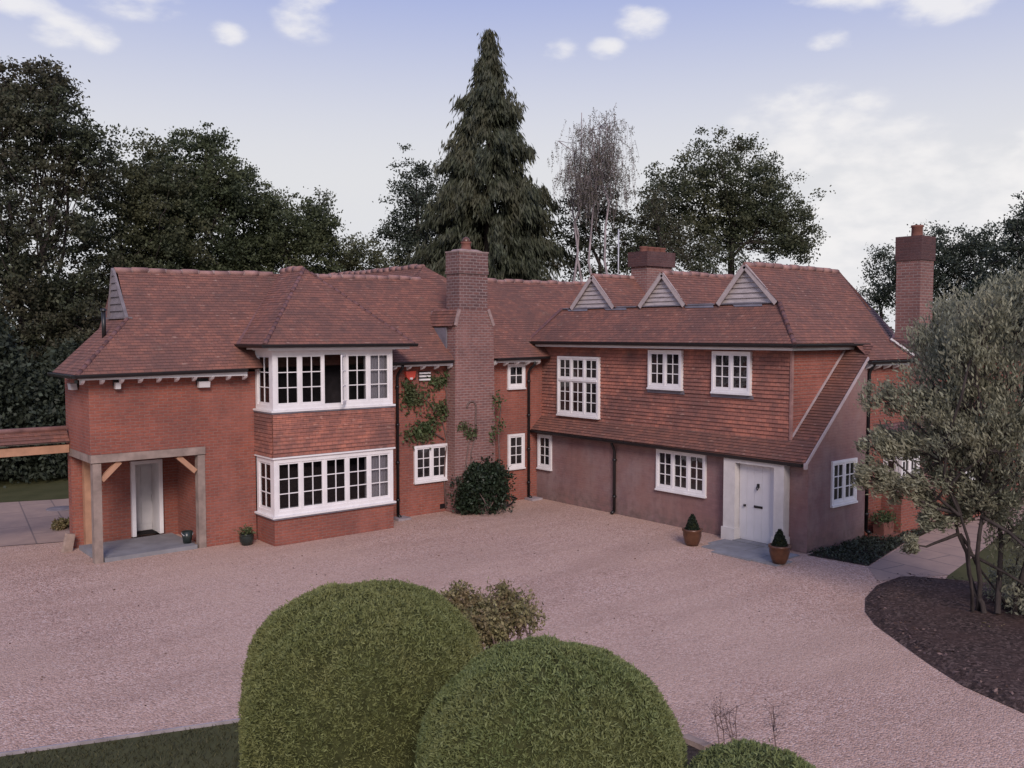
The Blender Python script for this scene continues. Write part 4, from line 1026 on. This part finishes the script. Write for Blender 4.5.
def broadleaf(label, masses, depth, mat, cover=2.2, leaf=0.15, clump_px=8.5, per=58, bark='bark', name='broadleaf_tree', hang=0.0):
    """A broadleaf tree: its crown is a group of rounded masses (centre and radii given in picture px at that depth, built as solid
    volumes of leaf clumps), each carried by limbs from one trunk."""
    k = depth / F_PX
    W_ = sum(a[2] * a[3] for a in masses)
    cx = sum(a[0] * a[2] * a[3] for a in masses) / W_
    c0 = at(cx, 300, depth); base = Vector((c0.x, c0.y, 0)); right = np.array(rt); fwd = np.array(Vector((fw.x, fw.y, 0)).normalized())
    t = empty(name, base, label, 'tree', G)
    CC = []; tb = MB(); topz = 0; main = max(masses, key=lambda a: a[2] * a[3])
    cm_ = np.array(at(main[0], main[1], depth)); tr_ = 0.05 * max(2.5, main[2] * k)
    fork = np.array([base.x, base.y, max(2.0, cm_[2] - main[3] * k * .55)])
    tb.tube([base, Vector((np.array(base) + fork) / 2 + rng.normal(size=3) * .15), Vector(fork), Vector(cm_ + np.array([0, 0, main[3] * k * .5]))], [tr_ * 1.3, tr_, tr_ * .8, tr_ * .2], 9)
    for (mx_, my_, rx, ry) in masses:
        c = np.array(at(mx_, my_, depth)); n_ = max(5, int(1.95 * cover * math.pi * rx * ry / (math.pi * clump_px ** 2)))
        p = unit(rng.normal(size=(n_, 3))); rad = rng.uniform(0.0, 1.0, (n_, 1)) ** .42
        # uneven outline: bulges and bays
        wob = 1 + .10 * np.sin(5 * p[:, :1] + 3 * p[:, 2:] + mx_) + .09 * np.sin(9 * p[:, 1:2] - 7 * p[:, 2:] + my_)
        p = p * rad * wob
        rz_ = min(rx, ry * 1.1)
        P = c + p[:, :1] * rx * k * right + p[:, 1:2] * rz_ * k * fwd + p[:, 2:] * ry * k * np.array([0, 0, 1.0])
        P = P[P[:, 2] > .6]; CC.append(P)
        q = limb(tb, fork + (cm_ - fork) * rng.uniform(0, .6), c, tr_ * .4, tr_ * .12, .08, 6, 6)
        for w_ in rng.choice(len(P), min(len(P), 10 + n_ // 14), replace=False): limb(tb, q[int(rng.uniform(2, 6.9))], P[w_], tr_ * .14, .012, .1, 4, 4)
    CC = np.concatenate(CC); m_ = len(CC)
    sz = clump_px * k * rng.uniform(.35, .68, m_)
    P = np.repeat(CC, per, 0) + rng.normal(size=(m_ * per, 3)) * np.repeat(sz, per)[:, None] * np.array([1, 1, .62])
    quads('crown', leaves(P, leaf, leaf * .62, axis=np.tile([0, 0, -1.0], (len(P), 1)) if hang else None, spread=1.2), mat, t)
    tb.build('trunk', bark, t); return t

MT['leaf_a'] = leaf_mat('dark_oak_leaf', (0.074, 0.088, 0.048), 0.5, 0.3, (0.115, 0.112, 0.056), 0.35)
MT['leaf_b'] = leaf_mat('deep_green_leaf', (0.070, 0.088, 0.045), 0.5, 0.3, (0.108, 0.118, 0.054), 0.3)
MT['leaf_rust'] = leaf_mat('turning_leaf', (0.072, 0.084, 0.048), 0.5, 0.3, (0.125, 0.09, 0.06), 0.4, patch_amt=.35)
MT['leaf_far'] = leaf_mat('far_leaf', (0.058, 0.072, 0.050), 0.45, 0.2)
MT['needle'] = leaf_mat('cypress_spray', (0.072, 0.082, 0.050), 0.5, 0.2, (0.105, 0.10, 0.06), 0.6)
MT['birch'] = leaf_mat('birch_leaf', (0.15, 0.135, 0.095), 0.5, 0.3)

G = 'trees behind the house'
broadleaf('tall airy tree at the far left edge with autumn-brown patches', [(10, 270, 92, 160), (30, 128, 66, 58), (44, 84, 30, 26), (-4, 92, 34, 30), (78, 158, 34, 40), (60, 330, 60, 70)], 37, 'leaf_rust', 1.95, .15)
broadleaf('dark loose tree just left of the end gablet, sky showing through', [(120, 265, 58, 105), (140, 178, 42, 46), (95, 330, 50, 60), (160, 230, 50, 60)], 41, 'leaf_a', 1.7, .15)
broadleaf('broad dense green tree over the left half of the roof', [(188, 178, 58, 44), (190, 235, 80, 70), (232, 192, 36, 36), (212, 142, 20, 15), (160, 290, 60, 50)], 44, 'leaf_b', 2.9)
broadleaf('rounded tree stepping down over the middle of the left ridge', [(282, 245, 62, 45), (268, 215, 36, 34), (316, 228, 28, 34), (245, 270, 60, 40)], 46, 'leaf_b', 2.9)
broadleaf('low tree just left of the rear roof end', [(352, 260, 40, 28), (320, 208, 14, 16), (382, 270, 22, 18), (335, 285, 60, 26)], 48, 'leaf_a', 2.4)
broadleaf('dark tree tucked against the left side of the tall conifer', [(416, 198, 32, 46), (402, 240, 22, 36), (430, 255, 38, 36)], 50, 'leaf_far', 2.5)
broadleaf('wide domed oak behind the three gablets', [(722, 178, 66, 47), (682, 208, 46, 48), (774, 214, 42, 46), (735, 235, 82, 45), (800, 240, 20, 24)], 50, 'leaf_a', 2.4)
broadleaf('brownish tree between the conifer and the domed oak', [(598, 195, 32, 38), (578, 240, 34, 45), (625, 245, 34, 42)], 48, 'leaf_rust', 1.7)
broadleaf('thin brown-green tree directly behind the rear chimney', [(655, 225, 28, 42), (638, 258, 34, 30), (690, 262, 38, 26)], 46, 'leaf_rust', 2.0, .13)
broadleaf('distant dark tree left of the right hand stack', [(888, 268, 24, 24), (876, 298, 28, 26)], 56, 'leaf_far', 2.0)
broadleaf('spreading dark tree to the right of the right hand stack', [(950, 252, 46, 27), (925, 268, 40, 33), (985, 248, 28, 24), (960, 295, 70, 40)], 54, 'leaf_far', 2.5)
broadleaf('tall dark tree at the right edge above the garden tree', [(1032, 226, 30, 30), (1020, 262, 42, 42), (1062, 255, 58, 62), (1040, 330, 70, 60)], 48, 'leaf_far', 2.3)

# the conifer
def conifer(label, cx, top, bot, hw, depth):
    k = depth / F_PX; c0 = at(cx, top, depth); base = Vector((c0.x, c0.y, 0)); Ht = c0.z; R_ = hw * k
    zb_ = at(cx, bot, depth).z
    t = empty('conifer', base, label, 'tree', G)
    Qs = []; tb = MB(); tb.tube([base, Vector((c0.x, c0.y, Ht * .5)), Vector((c0.x, c0.y, Ht - .4))], [.5, .3, .03], 10)
    z = Ht - 0.25
    while z > zb_ - 3:
        f = (Ht - z) / (Ht - zb_)
        rad = R_ * float(np.interp(f, [0, .06, .115, .17, .27, .46, .65, .85, 1.0], [.03, .08, .115, .22, .345, .57, .74, .91, .98])); tier = 1 + .13 * math.sin(z * 2.6) + .07 * math.sin(z * 5.3 + 1); rad *= tier
        nb = int(7 + 16 * min(f, 1))
        for j in range(nb):
            a = rng.uniform(0, 2 * math.pi); ln = rad * rng.uniform(0.62, 1.08)
            dv = np.array([math.cos(a), math.sin(a), 0])
            m_ = int(6 + ln * 13)
            ts = rng.uniform(0.25, 1.0, m_) ** 0.7
            droop = 0.30 * ln * ts ** 2 - 0.16 * ln * np.clip(ts - .8, 0, 1)
            P = np.array([c0.x, c0.y, z]) + ts[:, None] * ln * dv - np.array([0, 0, 1.0]) * droop[:, None] + rng.normal(size=(m_, 3)) * .09
            per = 4
            P = np.repeat(P, per, 0) + rng.normal(size=(m_ * per, 3)) * np.array([.12, .12, .1])
            P[:, 2] -= rng.uniform(0.0, 0.34, len(P))
            ax = np.tile(dv * .35 + np.array([0, 0, -1.0]), (len(P), 1))
            Qs.append(leaves(P, .40, .075, unit(ax), .4))
            if j % 3 == 0: tb.tube([Vector((c0.x, c0.y, z)), Vector(np.array([c0.x, c0.y, z - .1 * ln]) + dv * ln * .6)], [.05, .015], 5, caps=False)
        z -= 0.30 + .12 * min(f, 1)
    quads('crown', np.concatenate(Qs), 'needle', t); tb.build('trunk', 'bark', t)
conifer('tall pointed conifer with drooping sprays behind the chimney', 489, 29, 290, 88, 47)

# birch: pale stems and hanging twigs
def birch(label, cx, top, bot, hw, depth):
    k = depth / F_PX; c0 = at(cx, top, depth); base = Vector((c0.x, c0.y, 0)); Ht = c0.z; R_ = hw * k
    t = empty('birch_tree', base, label, 'tree', G); tb = MB(); Qs = []
    cc = np.array(at(cx, top + 58, depth)); rh = 58 * k
    stems = []
    for s_ in range(4):
        tp = cc + np.array([rng.normal() * R_ * .3, rng.normal() * R_ * .3, rh * rng.uniform(.3, .8)])
        stems.append(limb(tb, np.array(base) + np.array([rng.normal() * .35, rng.normal() * .35, 0]), tp, .12, .018, .03, 12, 7))
    for j in range(300):
        d = unit(rng.normal(size=(1, 3)))[0]; d[2] = d[2] * .9 + .1
        e0 = cc + d * np.array([R_ * (1.1 if d[2] < .1 else .85), R_, rh * 1.0]) * rng.uniform(.3, 1.0) + rng.normal(size=3) * .25
        q = min((p for st in stems for p in st[7:]), key=lambda p: np.linalg.norm(p - e0) + rng.uniform(0, .6))
        if j < 80: limb(tb, q, e0, .016, .006, .08, 4, 4)
        for w_ in range(3):
            s0 = e0 + rng.normal(size=3) * .12; l2 = rng.uniform(.3, 1.5)
            e = s0 + np.array([rng.normal() * .22, rng.normal() * .12, -l2])
            tb.tube([Vector(s0), Vector((s0 + e) / 2 + rng.normal(size=3) * .05), Vector(e)], [.008, .006, .004], 3, caps=False)
            n_ = 20; P = s0 + (e - s0) * rng.uniform(.0, 1, (n_, 1)) + rng.normal(size=(n_, 3)) * .04
            Qs.append(leaves(P, .07, .045))
    quads('crown', np.concatenate(Qs), 'birch', t); tb.build('trunk', 'bark_pale', t)
birch('thin pale birch with hanging bare twigs right of the conifer', 595, 108, 300, 42, 45)

# hedge masses and undergrowth behind the lawn and the house
def hedge(name, label, p0, p1, h, wd, mat, n_, leaf, cat='hedge'):
    p0, p1 = np.array([*p0, 0.0]), np.array([*p1, 0.0]); d = p1 - p0; ln = np.linalg.norm(d); u_ = d / ln; v_ = np.array([-u_[1], u_[0], 0])
    t = empty(name, Vector((p0 + p1) / 2), label, cat)
    a = rng.uniform(0, 1, n_); b_ = rng.uniform(-1, 1, n_); c_ = rng.uniform(0, 1, n_) ** .8
    hh = h * (0.8 + .16 * np.sin(a * ln * .9) + .12 * np.sin(a * ln * 2.3 + 1))
    P = p0 + np.outer(a * ln, u_) + np.outer(b_ * wd / 2 * (1 - .4 * c_ ** 3), v_); P[:, 2] = c_ * hh
    quads('foliage', clump_leaves(P, .22, 16, leaf, leaf * .6), mat, t)
    tb = MB()
    for q in np.linspace(.03, .97, max(3, int(ln / 1.6))):
        o = p0 + d * q; limb(tb, o, o + np.array([rng.normal() * .2, rng.normal() * .2, h * .75]), .08, .02)
    tb.build('stem', 'bark', t); return t
hedge('hedge', 'tall dark hedge behind the far left lawn', (-14, 46), (16, 40.5), 4.6, 2.4, 'leaf_b', 5200, .17)
hedge('hedge', 'dark shrub belt behind the end wall of the house', (3.5, 37), (22, 39), 6.5, 3.0, 'leaf_far', 4600, .2)
hedge('hedge', 'dark laurel belt far right beyond the lawn', (34, 16), (48, 2), 5.5, 3, 'leaf_far', 4200, .2)
hedge('hedge', 'evergreen belt showing under the trees behind the rear roof', (28, 42), (52, 22), 7.5, 3.5, 'leaf_b', 6200, .22)

# clipped domes
MT['yew'] = leaf_mat('clipped_yew', (0.215, 0.235, 0.088), 0.26, 0.3, (0.26, 0.255, 0.10), 1.6, patch_amt=.5)
MT['yew_b'] = leaf_mat('clipped_yew_fresh', (0.20, 0.235, 0.09), 0.26, 0.3, (0.24, 0.245, 0.10), 1.6, patch_amt=.5)
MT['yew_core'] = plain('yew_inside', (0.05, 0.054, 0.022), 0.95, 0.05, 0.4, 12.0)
def dome(label, cx, topy, hw, depth, mat, expn=2.6, n_=62000, ar=1.0):
    k = depth / F_PX; c0 = at(cx, topy, depth); Rr = hw * k; Ht = c0.z; base = Vector((c0.x, c0.y, 0))
    t = empty('clipped_shrub', base, label, 'topiary', 'clipped evergreen domes')
    zc = Ht - Rr * 0.92                                # springing of the dome; sides run down and tuck in a little
    def surf(th, s_):
        """s_ 0..1 from the top down the profile"""
        ang = np.clip(s_, 0, .62) / .62 * math.pi / 2
        e_ = 2 / expn
        r_ = Rr * np.sin(ang) ** e_; z = zc + (Ht - zc) * np.cos(ang) ** e_
        lo = np.clip((s_ - .62) / .38, 0, 1)
        r_ = np.where(s_ > .62, Rr * (1 - .12 * lo ** 2), r_); z = np.where(s_ > .62, zc * (1 - lo), z)
        bump_ = 1 + .022 * np.sin(3 * th + 1.3 + 2 * s_ + cx) + .015 * np.sin(7 * th + 9 * s_) + .010 * np.sin(13 * th - 15 * s_) + .007 * np.sin(23 * th + 31 * s_)
        return np.stack([c0.x + r_ * bump_ * np.cos(th), c0.y + r_ * bump_ * np.sin(th) * ar, z + (bump_ - 1) * Rr * .6], -1)
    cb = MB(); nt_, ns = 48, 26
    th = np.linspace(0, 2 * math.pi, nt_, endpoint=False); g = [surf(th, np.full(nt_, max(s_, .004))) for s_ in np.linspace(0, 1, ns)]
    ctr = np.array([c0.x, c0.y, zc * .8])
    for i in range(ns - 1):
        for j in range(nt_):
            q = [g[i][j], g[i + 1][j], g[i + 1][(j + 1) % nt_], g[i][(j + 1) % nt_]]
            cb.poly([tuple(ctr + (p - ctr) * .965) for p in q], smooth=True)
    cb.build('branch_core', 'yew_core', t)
    # area-weighted samples of the surface
    s_ = rng.uniform(0, .93, n_ * 3); th = rng.uniform(0, 2 * math.pi, n_ * 3)
    ang = np.clip(s_, 0, .62) / .62 * math.pi / 2
    keep = rng.uniform(0, 1, n_ * 3) < np.maximum(np.sin(ang) ** (2 / expn), .03)
    s_, th = s_[keep][:n_], th[keep][:n_]
    P = surf(th, s_); e = 1e-3
    Tn = np.cross(surf(th, np.minimum(s_ + e, 1)) - P, surf(th + e, s_) - P); Nn = unit(Tn)
    flip = ((P - ctr) * Nn).sum(1) < 0; Nn[flip] *= -1
    hol = (np.sin(P[:, 0] * 23 + 3 * np.sin(P[:, 1] * 17)) * np.sin(P[:, 1] * 26 + 3 * np.sin(P[:, 2] * 19)) * np.sin(P[:, 2] * 24 + 2 * np.sin(P[:, 0] * 15)))[:, None]
    P = P - Nn * (rng.uniform(0.0, .06, (len(P), 1)) + .07 * np.clip(hol, 0, 1) * .6) + Nn * (rng.uniform(0, 1, (len(P), 1)) > .985) * rng.uniform(.0, .05, (len(P), 1))
    Q = leaves(P, .046, .0115, unit(Nn + np.array([0, 0, .35])), 1.0)
    quads('foliage', Q, mat, t)
dome('large clipped dome, left and taller of the pair in the foreground', 364, 587, 123, 9.2, 'yew', 2.25, 140000)
dome('clipped dome in front of the larger one, right of the foreground pair', 549, 648, 136, 7.6, 'yew_b', 2.15, 140000)
dome('low clipped dome at the bottom edge, only its crown in view', 757, 755, 88, 6.9, 'yew_b', 2.5, 40000)

# shrub behind the domes
MT['shrub_brown'] = leaf_mat('bronzed_shrub_leaf', (0.235, 0.215, 0.10), 0.5, 0.25, (0.28, 0.185, 0.11), 3.0)
def shrub(name, label, cx, top, bot, hw, depth, mat, lobes, per, leaf, cat='shrub', bare=None, stem='stem', squash=.8, dens=10, stems=5, group=None, base=None):
    k = depth / F_PX; c0 = at(cx, (top + bot) / 2, depth); R_ = hw * k; Hh = (bot - top) * k / 2
    b0 = Vector((c0.x, c0.y, 0)) if base is None else Vector(base)
    t = empty(name, b0, label, cat, group)
    P = in_ball(lobes); P = unit(P) * (0.35 + .6 * np.linalg.norm(P, axis=1, keepdims=True))
    LC = np.array(c0) + P * np.array([R_, R_ * .9, Hh]) * .85
    CC = np.concatenate([l + rng.normal(size=(dens, 3)) * min(R_, Hh) * .22 for l in LC])
    CC[:, 2] = np.maximum(CC[:, 2], .05)
    quads('foliage', clump_leaves(CC, min(R_, Hh) * .10 + .02, per, leaf, leaf * .5), mat, t)
    tb = MB()
    for i in range(len(LC)):
        limb(tb, np.array(b0) + rng.normal(size=3) * np.array([.06, .06, 0]), LC[i], .022, .006, .12, 5, 5)
    tb.build('stem', stem, t); return t
shrub('shrub', 'bronze-leaved shrub on bare stems behind the clipped domes', 500, 590, 640, 40, 12.6, 'shrub_brown', 44, 18, .06)
shrub('shrub', 'small tan shrub peeping out behind the large dome', 462, 582, 625, 20, 12.9, 'shrub_brown', 16, 16, .06)
# dry flower stems
for i, (pp, tpx, tpy) in enumerate((((728, 748), 733, 705), ((774, 748), 771, 706))):
    b0 = gnd(pp[0], 770); t = empty('dry_flower_stalks', b0, ('dry grey flower stalks, the fuller clump beside the clipped dome', 'single dry grey flower stalk with a feathery head')[i], 'dry stalks', 'dry stalks by the low dome')
    tb = MB(); Qs = []; d_ = (b0 - Vector((0, 0, CAM_Z))).dot(fw)
    for j in range((5, 2)[i]):
        tp = np.array(at(tpx + rng.normal() * (11, 4)[i], tpy + rng.uniform(0, 14), d_))
        q = limb(tb, np.array(b0) + rng.normal(size=3) * np.array([.06, .06, 0]), tp, .009, .004, .03, 5, 5)
        for w_ in range(9):
            s0 = q[int(rng.uniform(3.2, 5.9))]; e = s0 + rng.normal(size=3) * .08 + np.array([0, 0, .07]); tb.tube([Vector(s0), Vector(e)], [.004, .002], 4, caps=False)
            Qs.append(leaves(e + rng.normal(size=(6, 3)) * .02, .022, .014))
    tb.build('stem', 'stem', t); MT['dry'] = MT.get('dry') or leaf_mat('dry_head', (0.22, 0.17, 0.17), .4, .2); quads('flower_head', np.concatenate(Qs), 'dry', t)['kind'] = 'stuff'
a = gnd(684, 741); b_ = gnd(708, 752)
p_ = MB(); p_.beam(a + Vector((0, 0, .04)), b_ + Vector((0, 0, .05)), .14, .09); thing1(p_, 'edging_stone', 'sandstone', 'pale edging stone between the dome and the dry stalks', 'edging stone')

# wall plants
MT['ivy'] = leaf_mat('wall_climber_leaf', (0.085, 0.12, 0.05), .5, .2, (0.12, 0.12, 0.06), 2.5)
MT['laurel'] = leaf_mat('dark_laurel', (0.03, 0.045, 0.026), .6, .15, rough=.4)
def climber(label, spots, stems, mat='ivy', yy=22.55, lf=.11):
    t = empty('climbing_plant', Vector((stems[0][0][0], yy, 0)), label, 'climber'); Qs = []
    for (px_, py_, rx, ry, n_) in spots:
        r_ = ray(px_, py_); c_ = np.array(Vector((0, 0, CAM_Z)) + r_ * (yy / r_.y)); k = c_[1] / r_.y / 22 * 1.0
        k = (yy / r_.y) / F_PX
        P = c_ + rng.normal(size=(n_, 3)) * np.array([rx * k * 1.1, .12, ry * k]) * .46; P[:, 1] = np.minimum(P[:, 1], yy + .0)
        Qs.append(leaves(P, lf, lf * .65, np.tile([0, -.5, -.6], (n_, 1)), 1.0))
    quads('foliage', np.concatenate(Qs), mat, t); tb = MB()
    for s_ in stems: tb.tube([Vector((p[0], yy + .02, p[1])) for p in s_], [.03 - .018 * i / max(1, len(s_) - 1) for i in range(len(s_))], 6)
    tb.build('stem', 'stem', t)
climber('leafy climber trained in steps up the wall left of the chimney', [(414, 397, 17, 14, 420), (438, 382, 14, 9, 220), (450, 375, 7, 9, 70), (420, 433, 18, 12, 420), (441, 410, 15, 12, 260), (430, 423, 12, 9, 130), (407, 388, 7, 9, 90)],
        [[(16.05, .1), (16.0, 1.2), (16.1, 2.2), (15.9, 2.9), (15.4, 3.4), (15.0, 3.7)], [(16.0, 2.2), (15.5, 2.5), (15.1, 2.7)], [(16.05, 2.8), (16.1, 3.6), (15.95, 4.1)]])
climber('sparse climber on and right of the chimney breast', [(471, 432, 9, 8, 90), (462, 426, 6, 7, 50), (497, 402, 7, 10, 70), (500, 425, 8, 10, 70), (492, 435, 4, 14, 40)],
        [[(17.75, .1), (17.8, 1.3), (17.75, 2.4), (17.85, 3.1), (17.8, 3.5)], [(16.4, .1), (16.45, 1.2), (16.6, 2.1), (16.9, 2.3)]], yy=22.1, lf=.1)
shrub('shrub', 'dark rounded evergreen shrub at the foot of the front chimney', 480, 462, 517, 29, 28.0, 'laurel', 60, 26, .12, dens=12, base=(16.75, 21.55, 0))
hz_ = MB(); hz_.tube([(17.7, 21.8, .04), (18.1, 21.9, .08), (18.3, 21.95, .25), (18.1, 22.2, .3), (17.8, 22.3, .1)], .03, 8); thing1(hz_, 'garden_hose', 'black', 'loop of dark garden hose right of the chimney shrub', 'hose')

# pots
MT['box_leaf'] = leaf_mat('dark_box_leaf', (0.02, 0.03, 0.018), .5, .1)
def topiary_pot(loc):
    t = empty('potted_topiary', loc, '', 'potted plant', 'cone topiaries beside the front door'); x, y, z = loc
    b_ = MB(); b_.lathe(loc, [(0, 0), (.15, 0), (.2, .12), (.235, .26), (.235, .36), (.26, .38), (.26, .43), (.22, .43), (.2, .36), (0, .36)], 24); b_.build('pot', 'glazed', t)
    n_ = 2600; s_ = rng.uniform(0, 1, n_) ** .6; th = rng.uniform(0, 6.283, n_)
    P = np.stack([x + .19 * s_ ** .8 * np.cos(th) * (1 - .15 * s_), y + .19 * s_ ** .8 * np.sin(th) * (1 - .15 * s_), z + .80 - .40 * s_], 1) + rng.normal(size=(n_, 3)) * .012
    quads('foliage', leaves(P, .045, .024), 'box_leaf', t)
    c_ = MB(); c_.lathe((x, y, z + .36), [(.02, 0), (.15, .04), (.14, .12), (.08, .28), (.01, .4)], 14); c_.build('stem', 'yew_core', t)
    return t
tp0 = topiary_pot((18.3, 14.9, 0.0)); tp0['label'] = 'dark cone topiary in a brown glazed pot, left of the front door'
tp1 = tp0.copy(); col.objects.link(tp1); tp1.location = (18.35, 12.35, 0.03); tp1['label'] = 'cone topiary in a brown glazed pot, nearest the corner of the wing'
for ch_ in list(tp0.children):
    q = ch_.copy(); col.objects.link(q); q.parent = tp1
t = empty('plant_pot', (9.55, 22.2, 0), 'small dark green pot of herbs against the wall left of the bay', 'plant pot')
b_ = MB(); b_.lathe((9.55, 22.2, 0), [(0, 0), (.12, 0), (.17, .1), (.185, .22), (.17, .27), (.19, .29), (.16, .29), (.15, .24), (0, .24)], 20); b_.build('pot', 'greenpot', t)
quads('foliage', leaves(np.array([9.55, 22.2, .36]) + rng.normal(size=(300, 3)) * np.array([.09, .09, .06]), .07, .03), 'ivy', t)
t = empty('planter_trough', (22.95, 12.25, 0), 'terracotta trough of trailing plants by the end wall downpipe', 'planter')
b_ = MB(); b_.prism([(22.72, 12.12, .1), (23.2, 12.12, .1), (23.24, 12.12, .42), (22.68, 12.12, .42)], (0, .3, 0)); b_.build('pot', 'terracotta', t)
b_ = MB(); b_.box(22.55, 23.35, 12.02, 12.5, 0.0, .1); b_.build('brick_base', 'terracotta', t)
quads('foliage', leaves(np.array([22.96, 12.25, .52]) + rng.normal(size=(420, 3)) * np.array([.2, .12, .1]), .09, .04), 'ivy', t)

# ground cover by the end wall, tufts
n_ = 3000
poly = np.array([(19.62, 12.42), (19.78, 10.92), (23.3, 11.68), (34, 13.2), (34, 12.4), (24.6, 12.0), (22.4, 12.5)])
pts = []
while len(pts) < n_:
    p = rng.uniform([19.5, 10.8], [30, 13])
    ins = False; j = len(poly) - 1
    for i in range(len(poly)):
        if (poly[i, 1] > p[1]) != (poly[j, 1] > p[1]) and p[0] < (poly[j, 0] - poly[i, 0]) * (p[1] - poly[i, 1]) / (poly[j, 1] - poly[i, 1]) + poly[i, 0]: ins = not ins
        j = i
    if ins: pts.append((p[0], p[1], rng.uniform(.01, .11)))
MT['cover'] = leaf_mat('bed_leaf', (0.052, 0.062, 0.042), .6, .1)
tag(quads('ground_cover', leaves(np.array(pts), .08, .045), 'cover'), 'low dark ground cover in the bed along the end wall', 'ground cover', kind='stuff')
struct(sheet('planting_bed', 'soil', [tuple(p) for p in poly], .012), 'narrow dark soil bed along the end wall of the right wing', 'bed')
shrub('grass_tuft', 'small rusty grass tuft in the mulch bed', 990, 645, 668, 17, 16.6, 'shrub_brown', 12, 22, .09, cat='tuft')
shrub('grass_tuft', 'small weed tuft in the yard left of the porch', 60, 519, 530, 12, 25.4, 'shrub_brown', 10, 18, .08, cat='tuft')

# garden tree on the right
MT['garden_leaf'] = leaf_mat('grey_green_leaf', (0.285, 0.29, 0.205), .4, .35, (0.33, 0.31, 0.21), 1.2)
def garden_tree():
    base = Vector((17.75, 7.3, .15)); t = empty('garden_tree', base, 'small multi-stemmed grey-green tree in the mulch bed at right', 'tree')
    tb = MB(); Qs = []; dpt = (base - Vector((0, 0, CAM_Z))).dot(fw)
    lob = []
    # crown lobes placed through the crown's volume about the trunk
    spec = [(965, 318, 34, 30), (1000, 322, 40, 40), (945, 350, 30, 28), (985, 365, 45, 38), (930, 385, 26, 22), (955, 400, 40, 30), (1015, 400, 50, 50), (905, 425, 26, 18), (935, 438, 36, 24), (890, 450, 24, 18), (880, 478, 16, 16), (905, 478, 22, 14), (975, 450, 42, 34), (1025, 465, 44, 46),
            (985, 300, 26, 22), (1045, 335, 46, 56), (990, 495, 34, 20), (1060, 400, 46, 56), (1035, 540, 26, 40), (1026, 590, 22, 26), (945, 480, 28, 16), (928, 520, 14, 12), (1020, 300, 36, 26), (918, 545, 8, 10), (872, 440, 14, 12), (868, 472, 12, 16), (890, 400, 20, 16), (915, 405, 22, 18), (958, 345, 40, 34), (1000, 440, 40, 34), (970, 420, 40, 30), (950, 510, 24, 14), (978, 515, 26, 16), (1000, 535, 26, 24), (915, 500, 20, 12), (1018, 500, 36, 30), (1016, 612, 16, 18), (1040, 600, 30, 40)]
    k = dpt / F_PX
    for (a, b_, rx, ry) in spec:
        for dz in (-1.0, 0.0, 1.0):
            dd = dz + rng.normal() * .2
            if dz and rx < 30: continue
            c_ = np.array(at(a, b_, dpt)) + np.array(fw) * dd * (rx / 45) + rng.normal(size=3) * .08
            lob.append((c_, rx * k * (1 - .25 * abs(dz)), ry * k * (1 - .25 * abs(dz))))
    stems = []
    for (a, b_, r0) in ((958, 512, .055), (975, 478, .05), (1000, 450, .06), (1045, 480, .06), (930, 455, .035)):
        e = np.array(at(a, b_, dpt)) + np.array(fw) * rng.normal() * .4
        q = limb(tb, np.array(base) + np.array(rt) * (a - 985) * .0045 + rng.normal(size=3) * np.array([.05, .12, 0]), e, r0, r0 * .5, .07, 6, 8); stems.append(q)
    for (c_, rx, ry) in lob:
        tips = [q[int(rng.uniform(4, 6.9))] for q in stems]
        s0 = min(tips, key=lambda p: np.linalg.norm(p - c_)); q = limb(tb, s0, c_, .035, .012, .1, 5, 6)
        n_ = 11
        cc = c_ + in_ball(n_) * np.array([rx, rx, ry]) * 1.0
        for p in cc: limb(tb, q[4], p, .012, .004, .12, 3, 4)
        P_ = np.repeat(cc, 84, 0) + rng.normal(size=(len(cc) * 84, 3)) * min(rx, ry) * .25; ax_ = unit(P_ - np.array([base.x, base.y, 2.2])); Qs.append(leaves(P_, .105, .032, ax_ + np.array([0, 0, .3]), .9))
    tb.build('trunk', 'bark', t); quads('crown', np.concatenate(Qs), 'garden_leaf', t)
garden_tree()
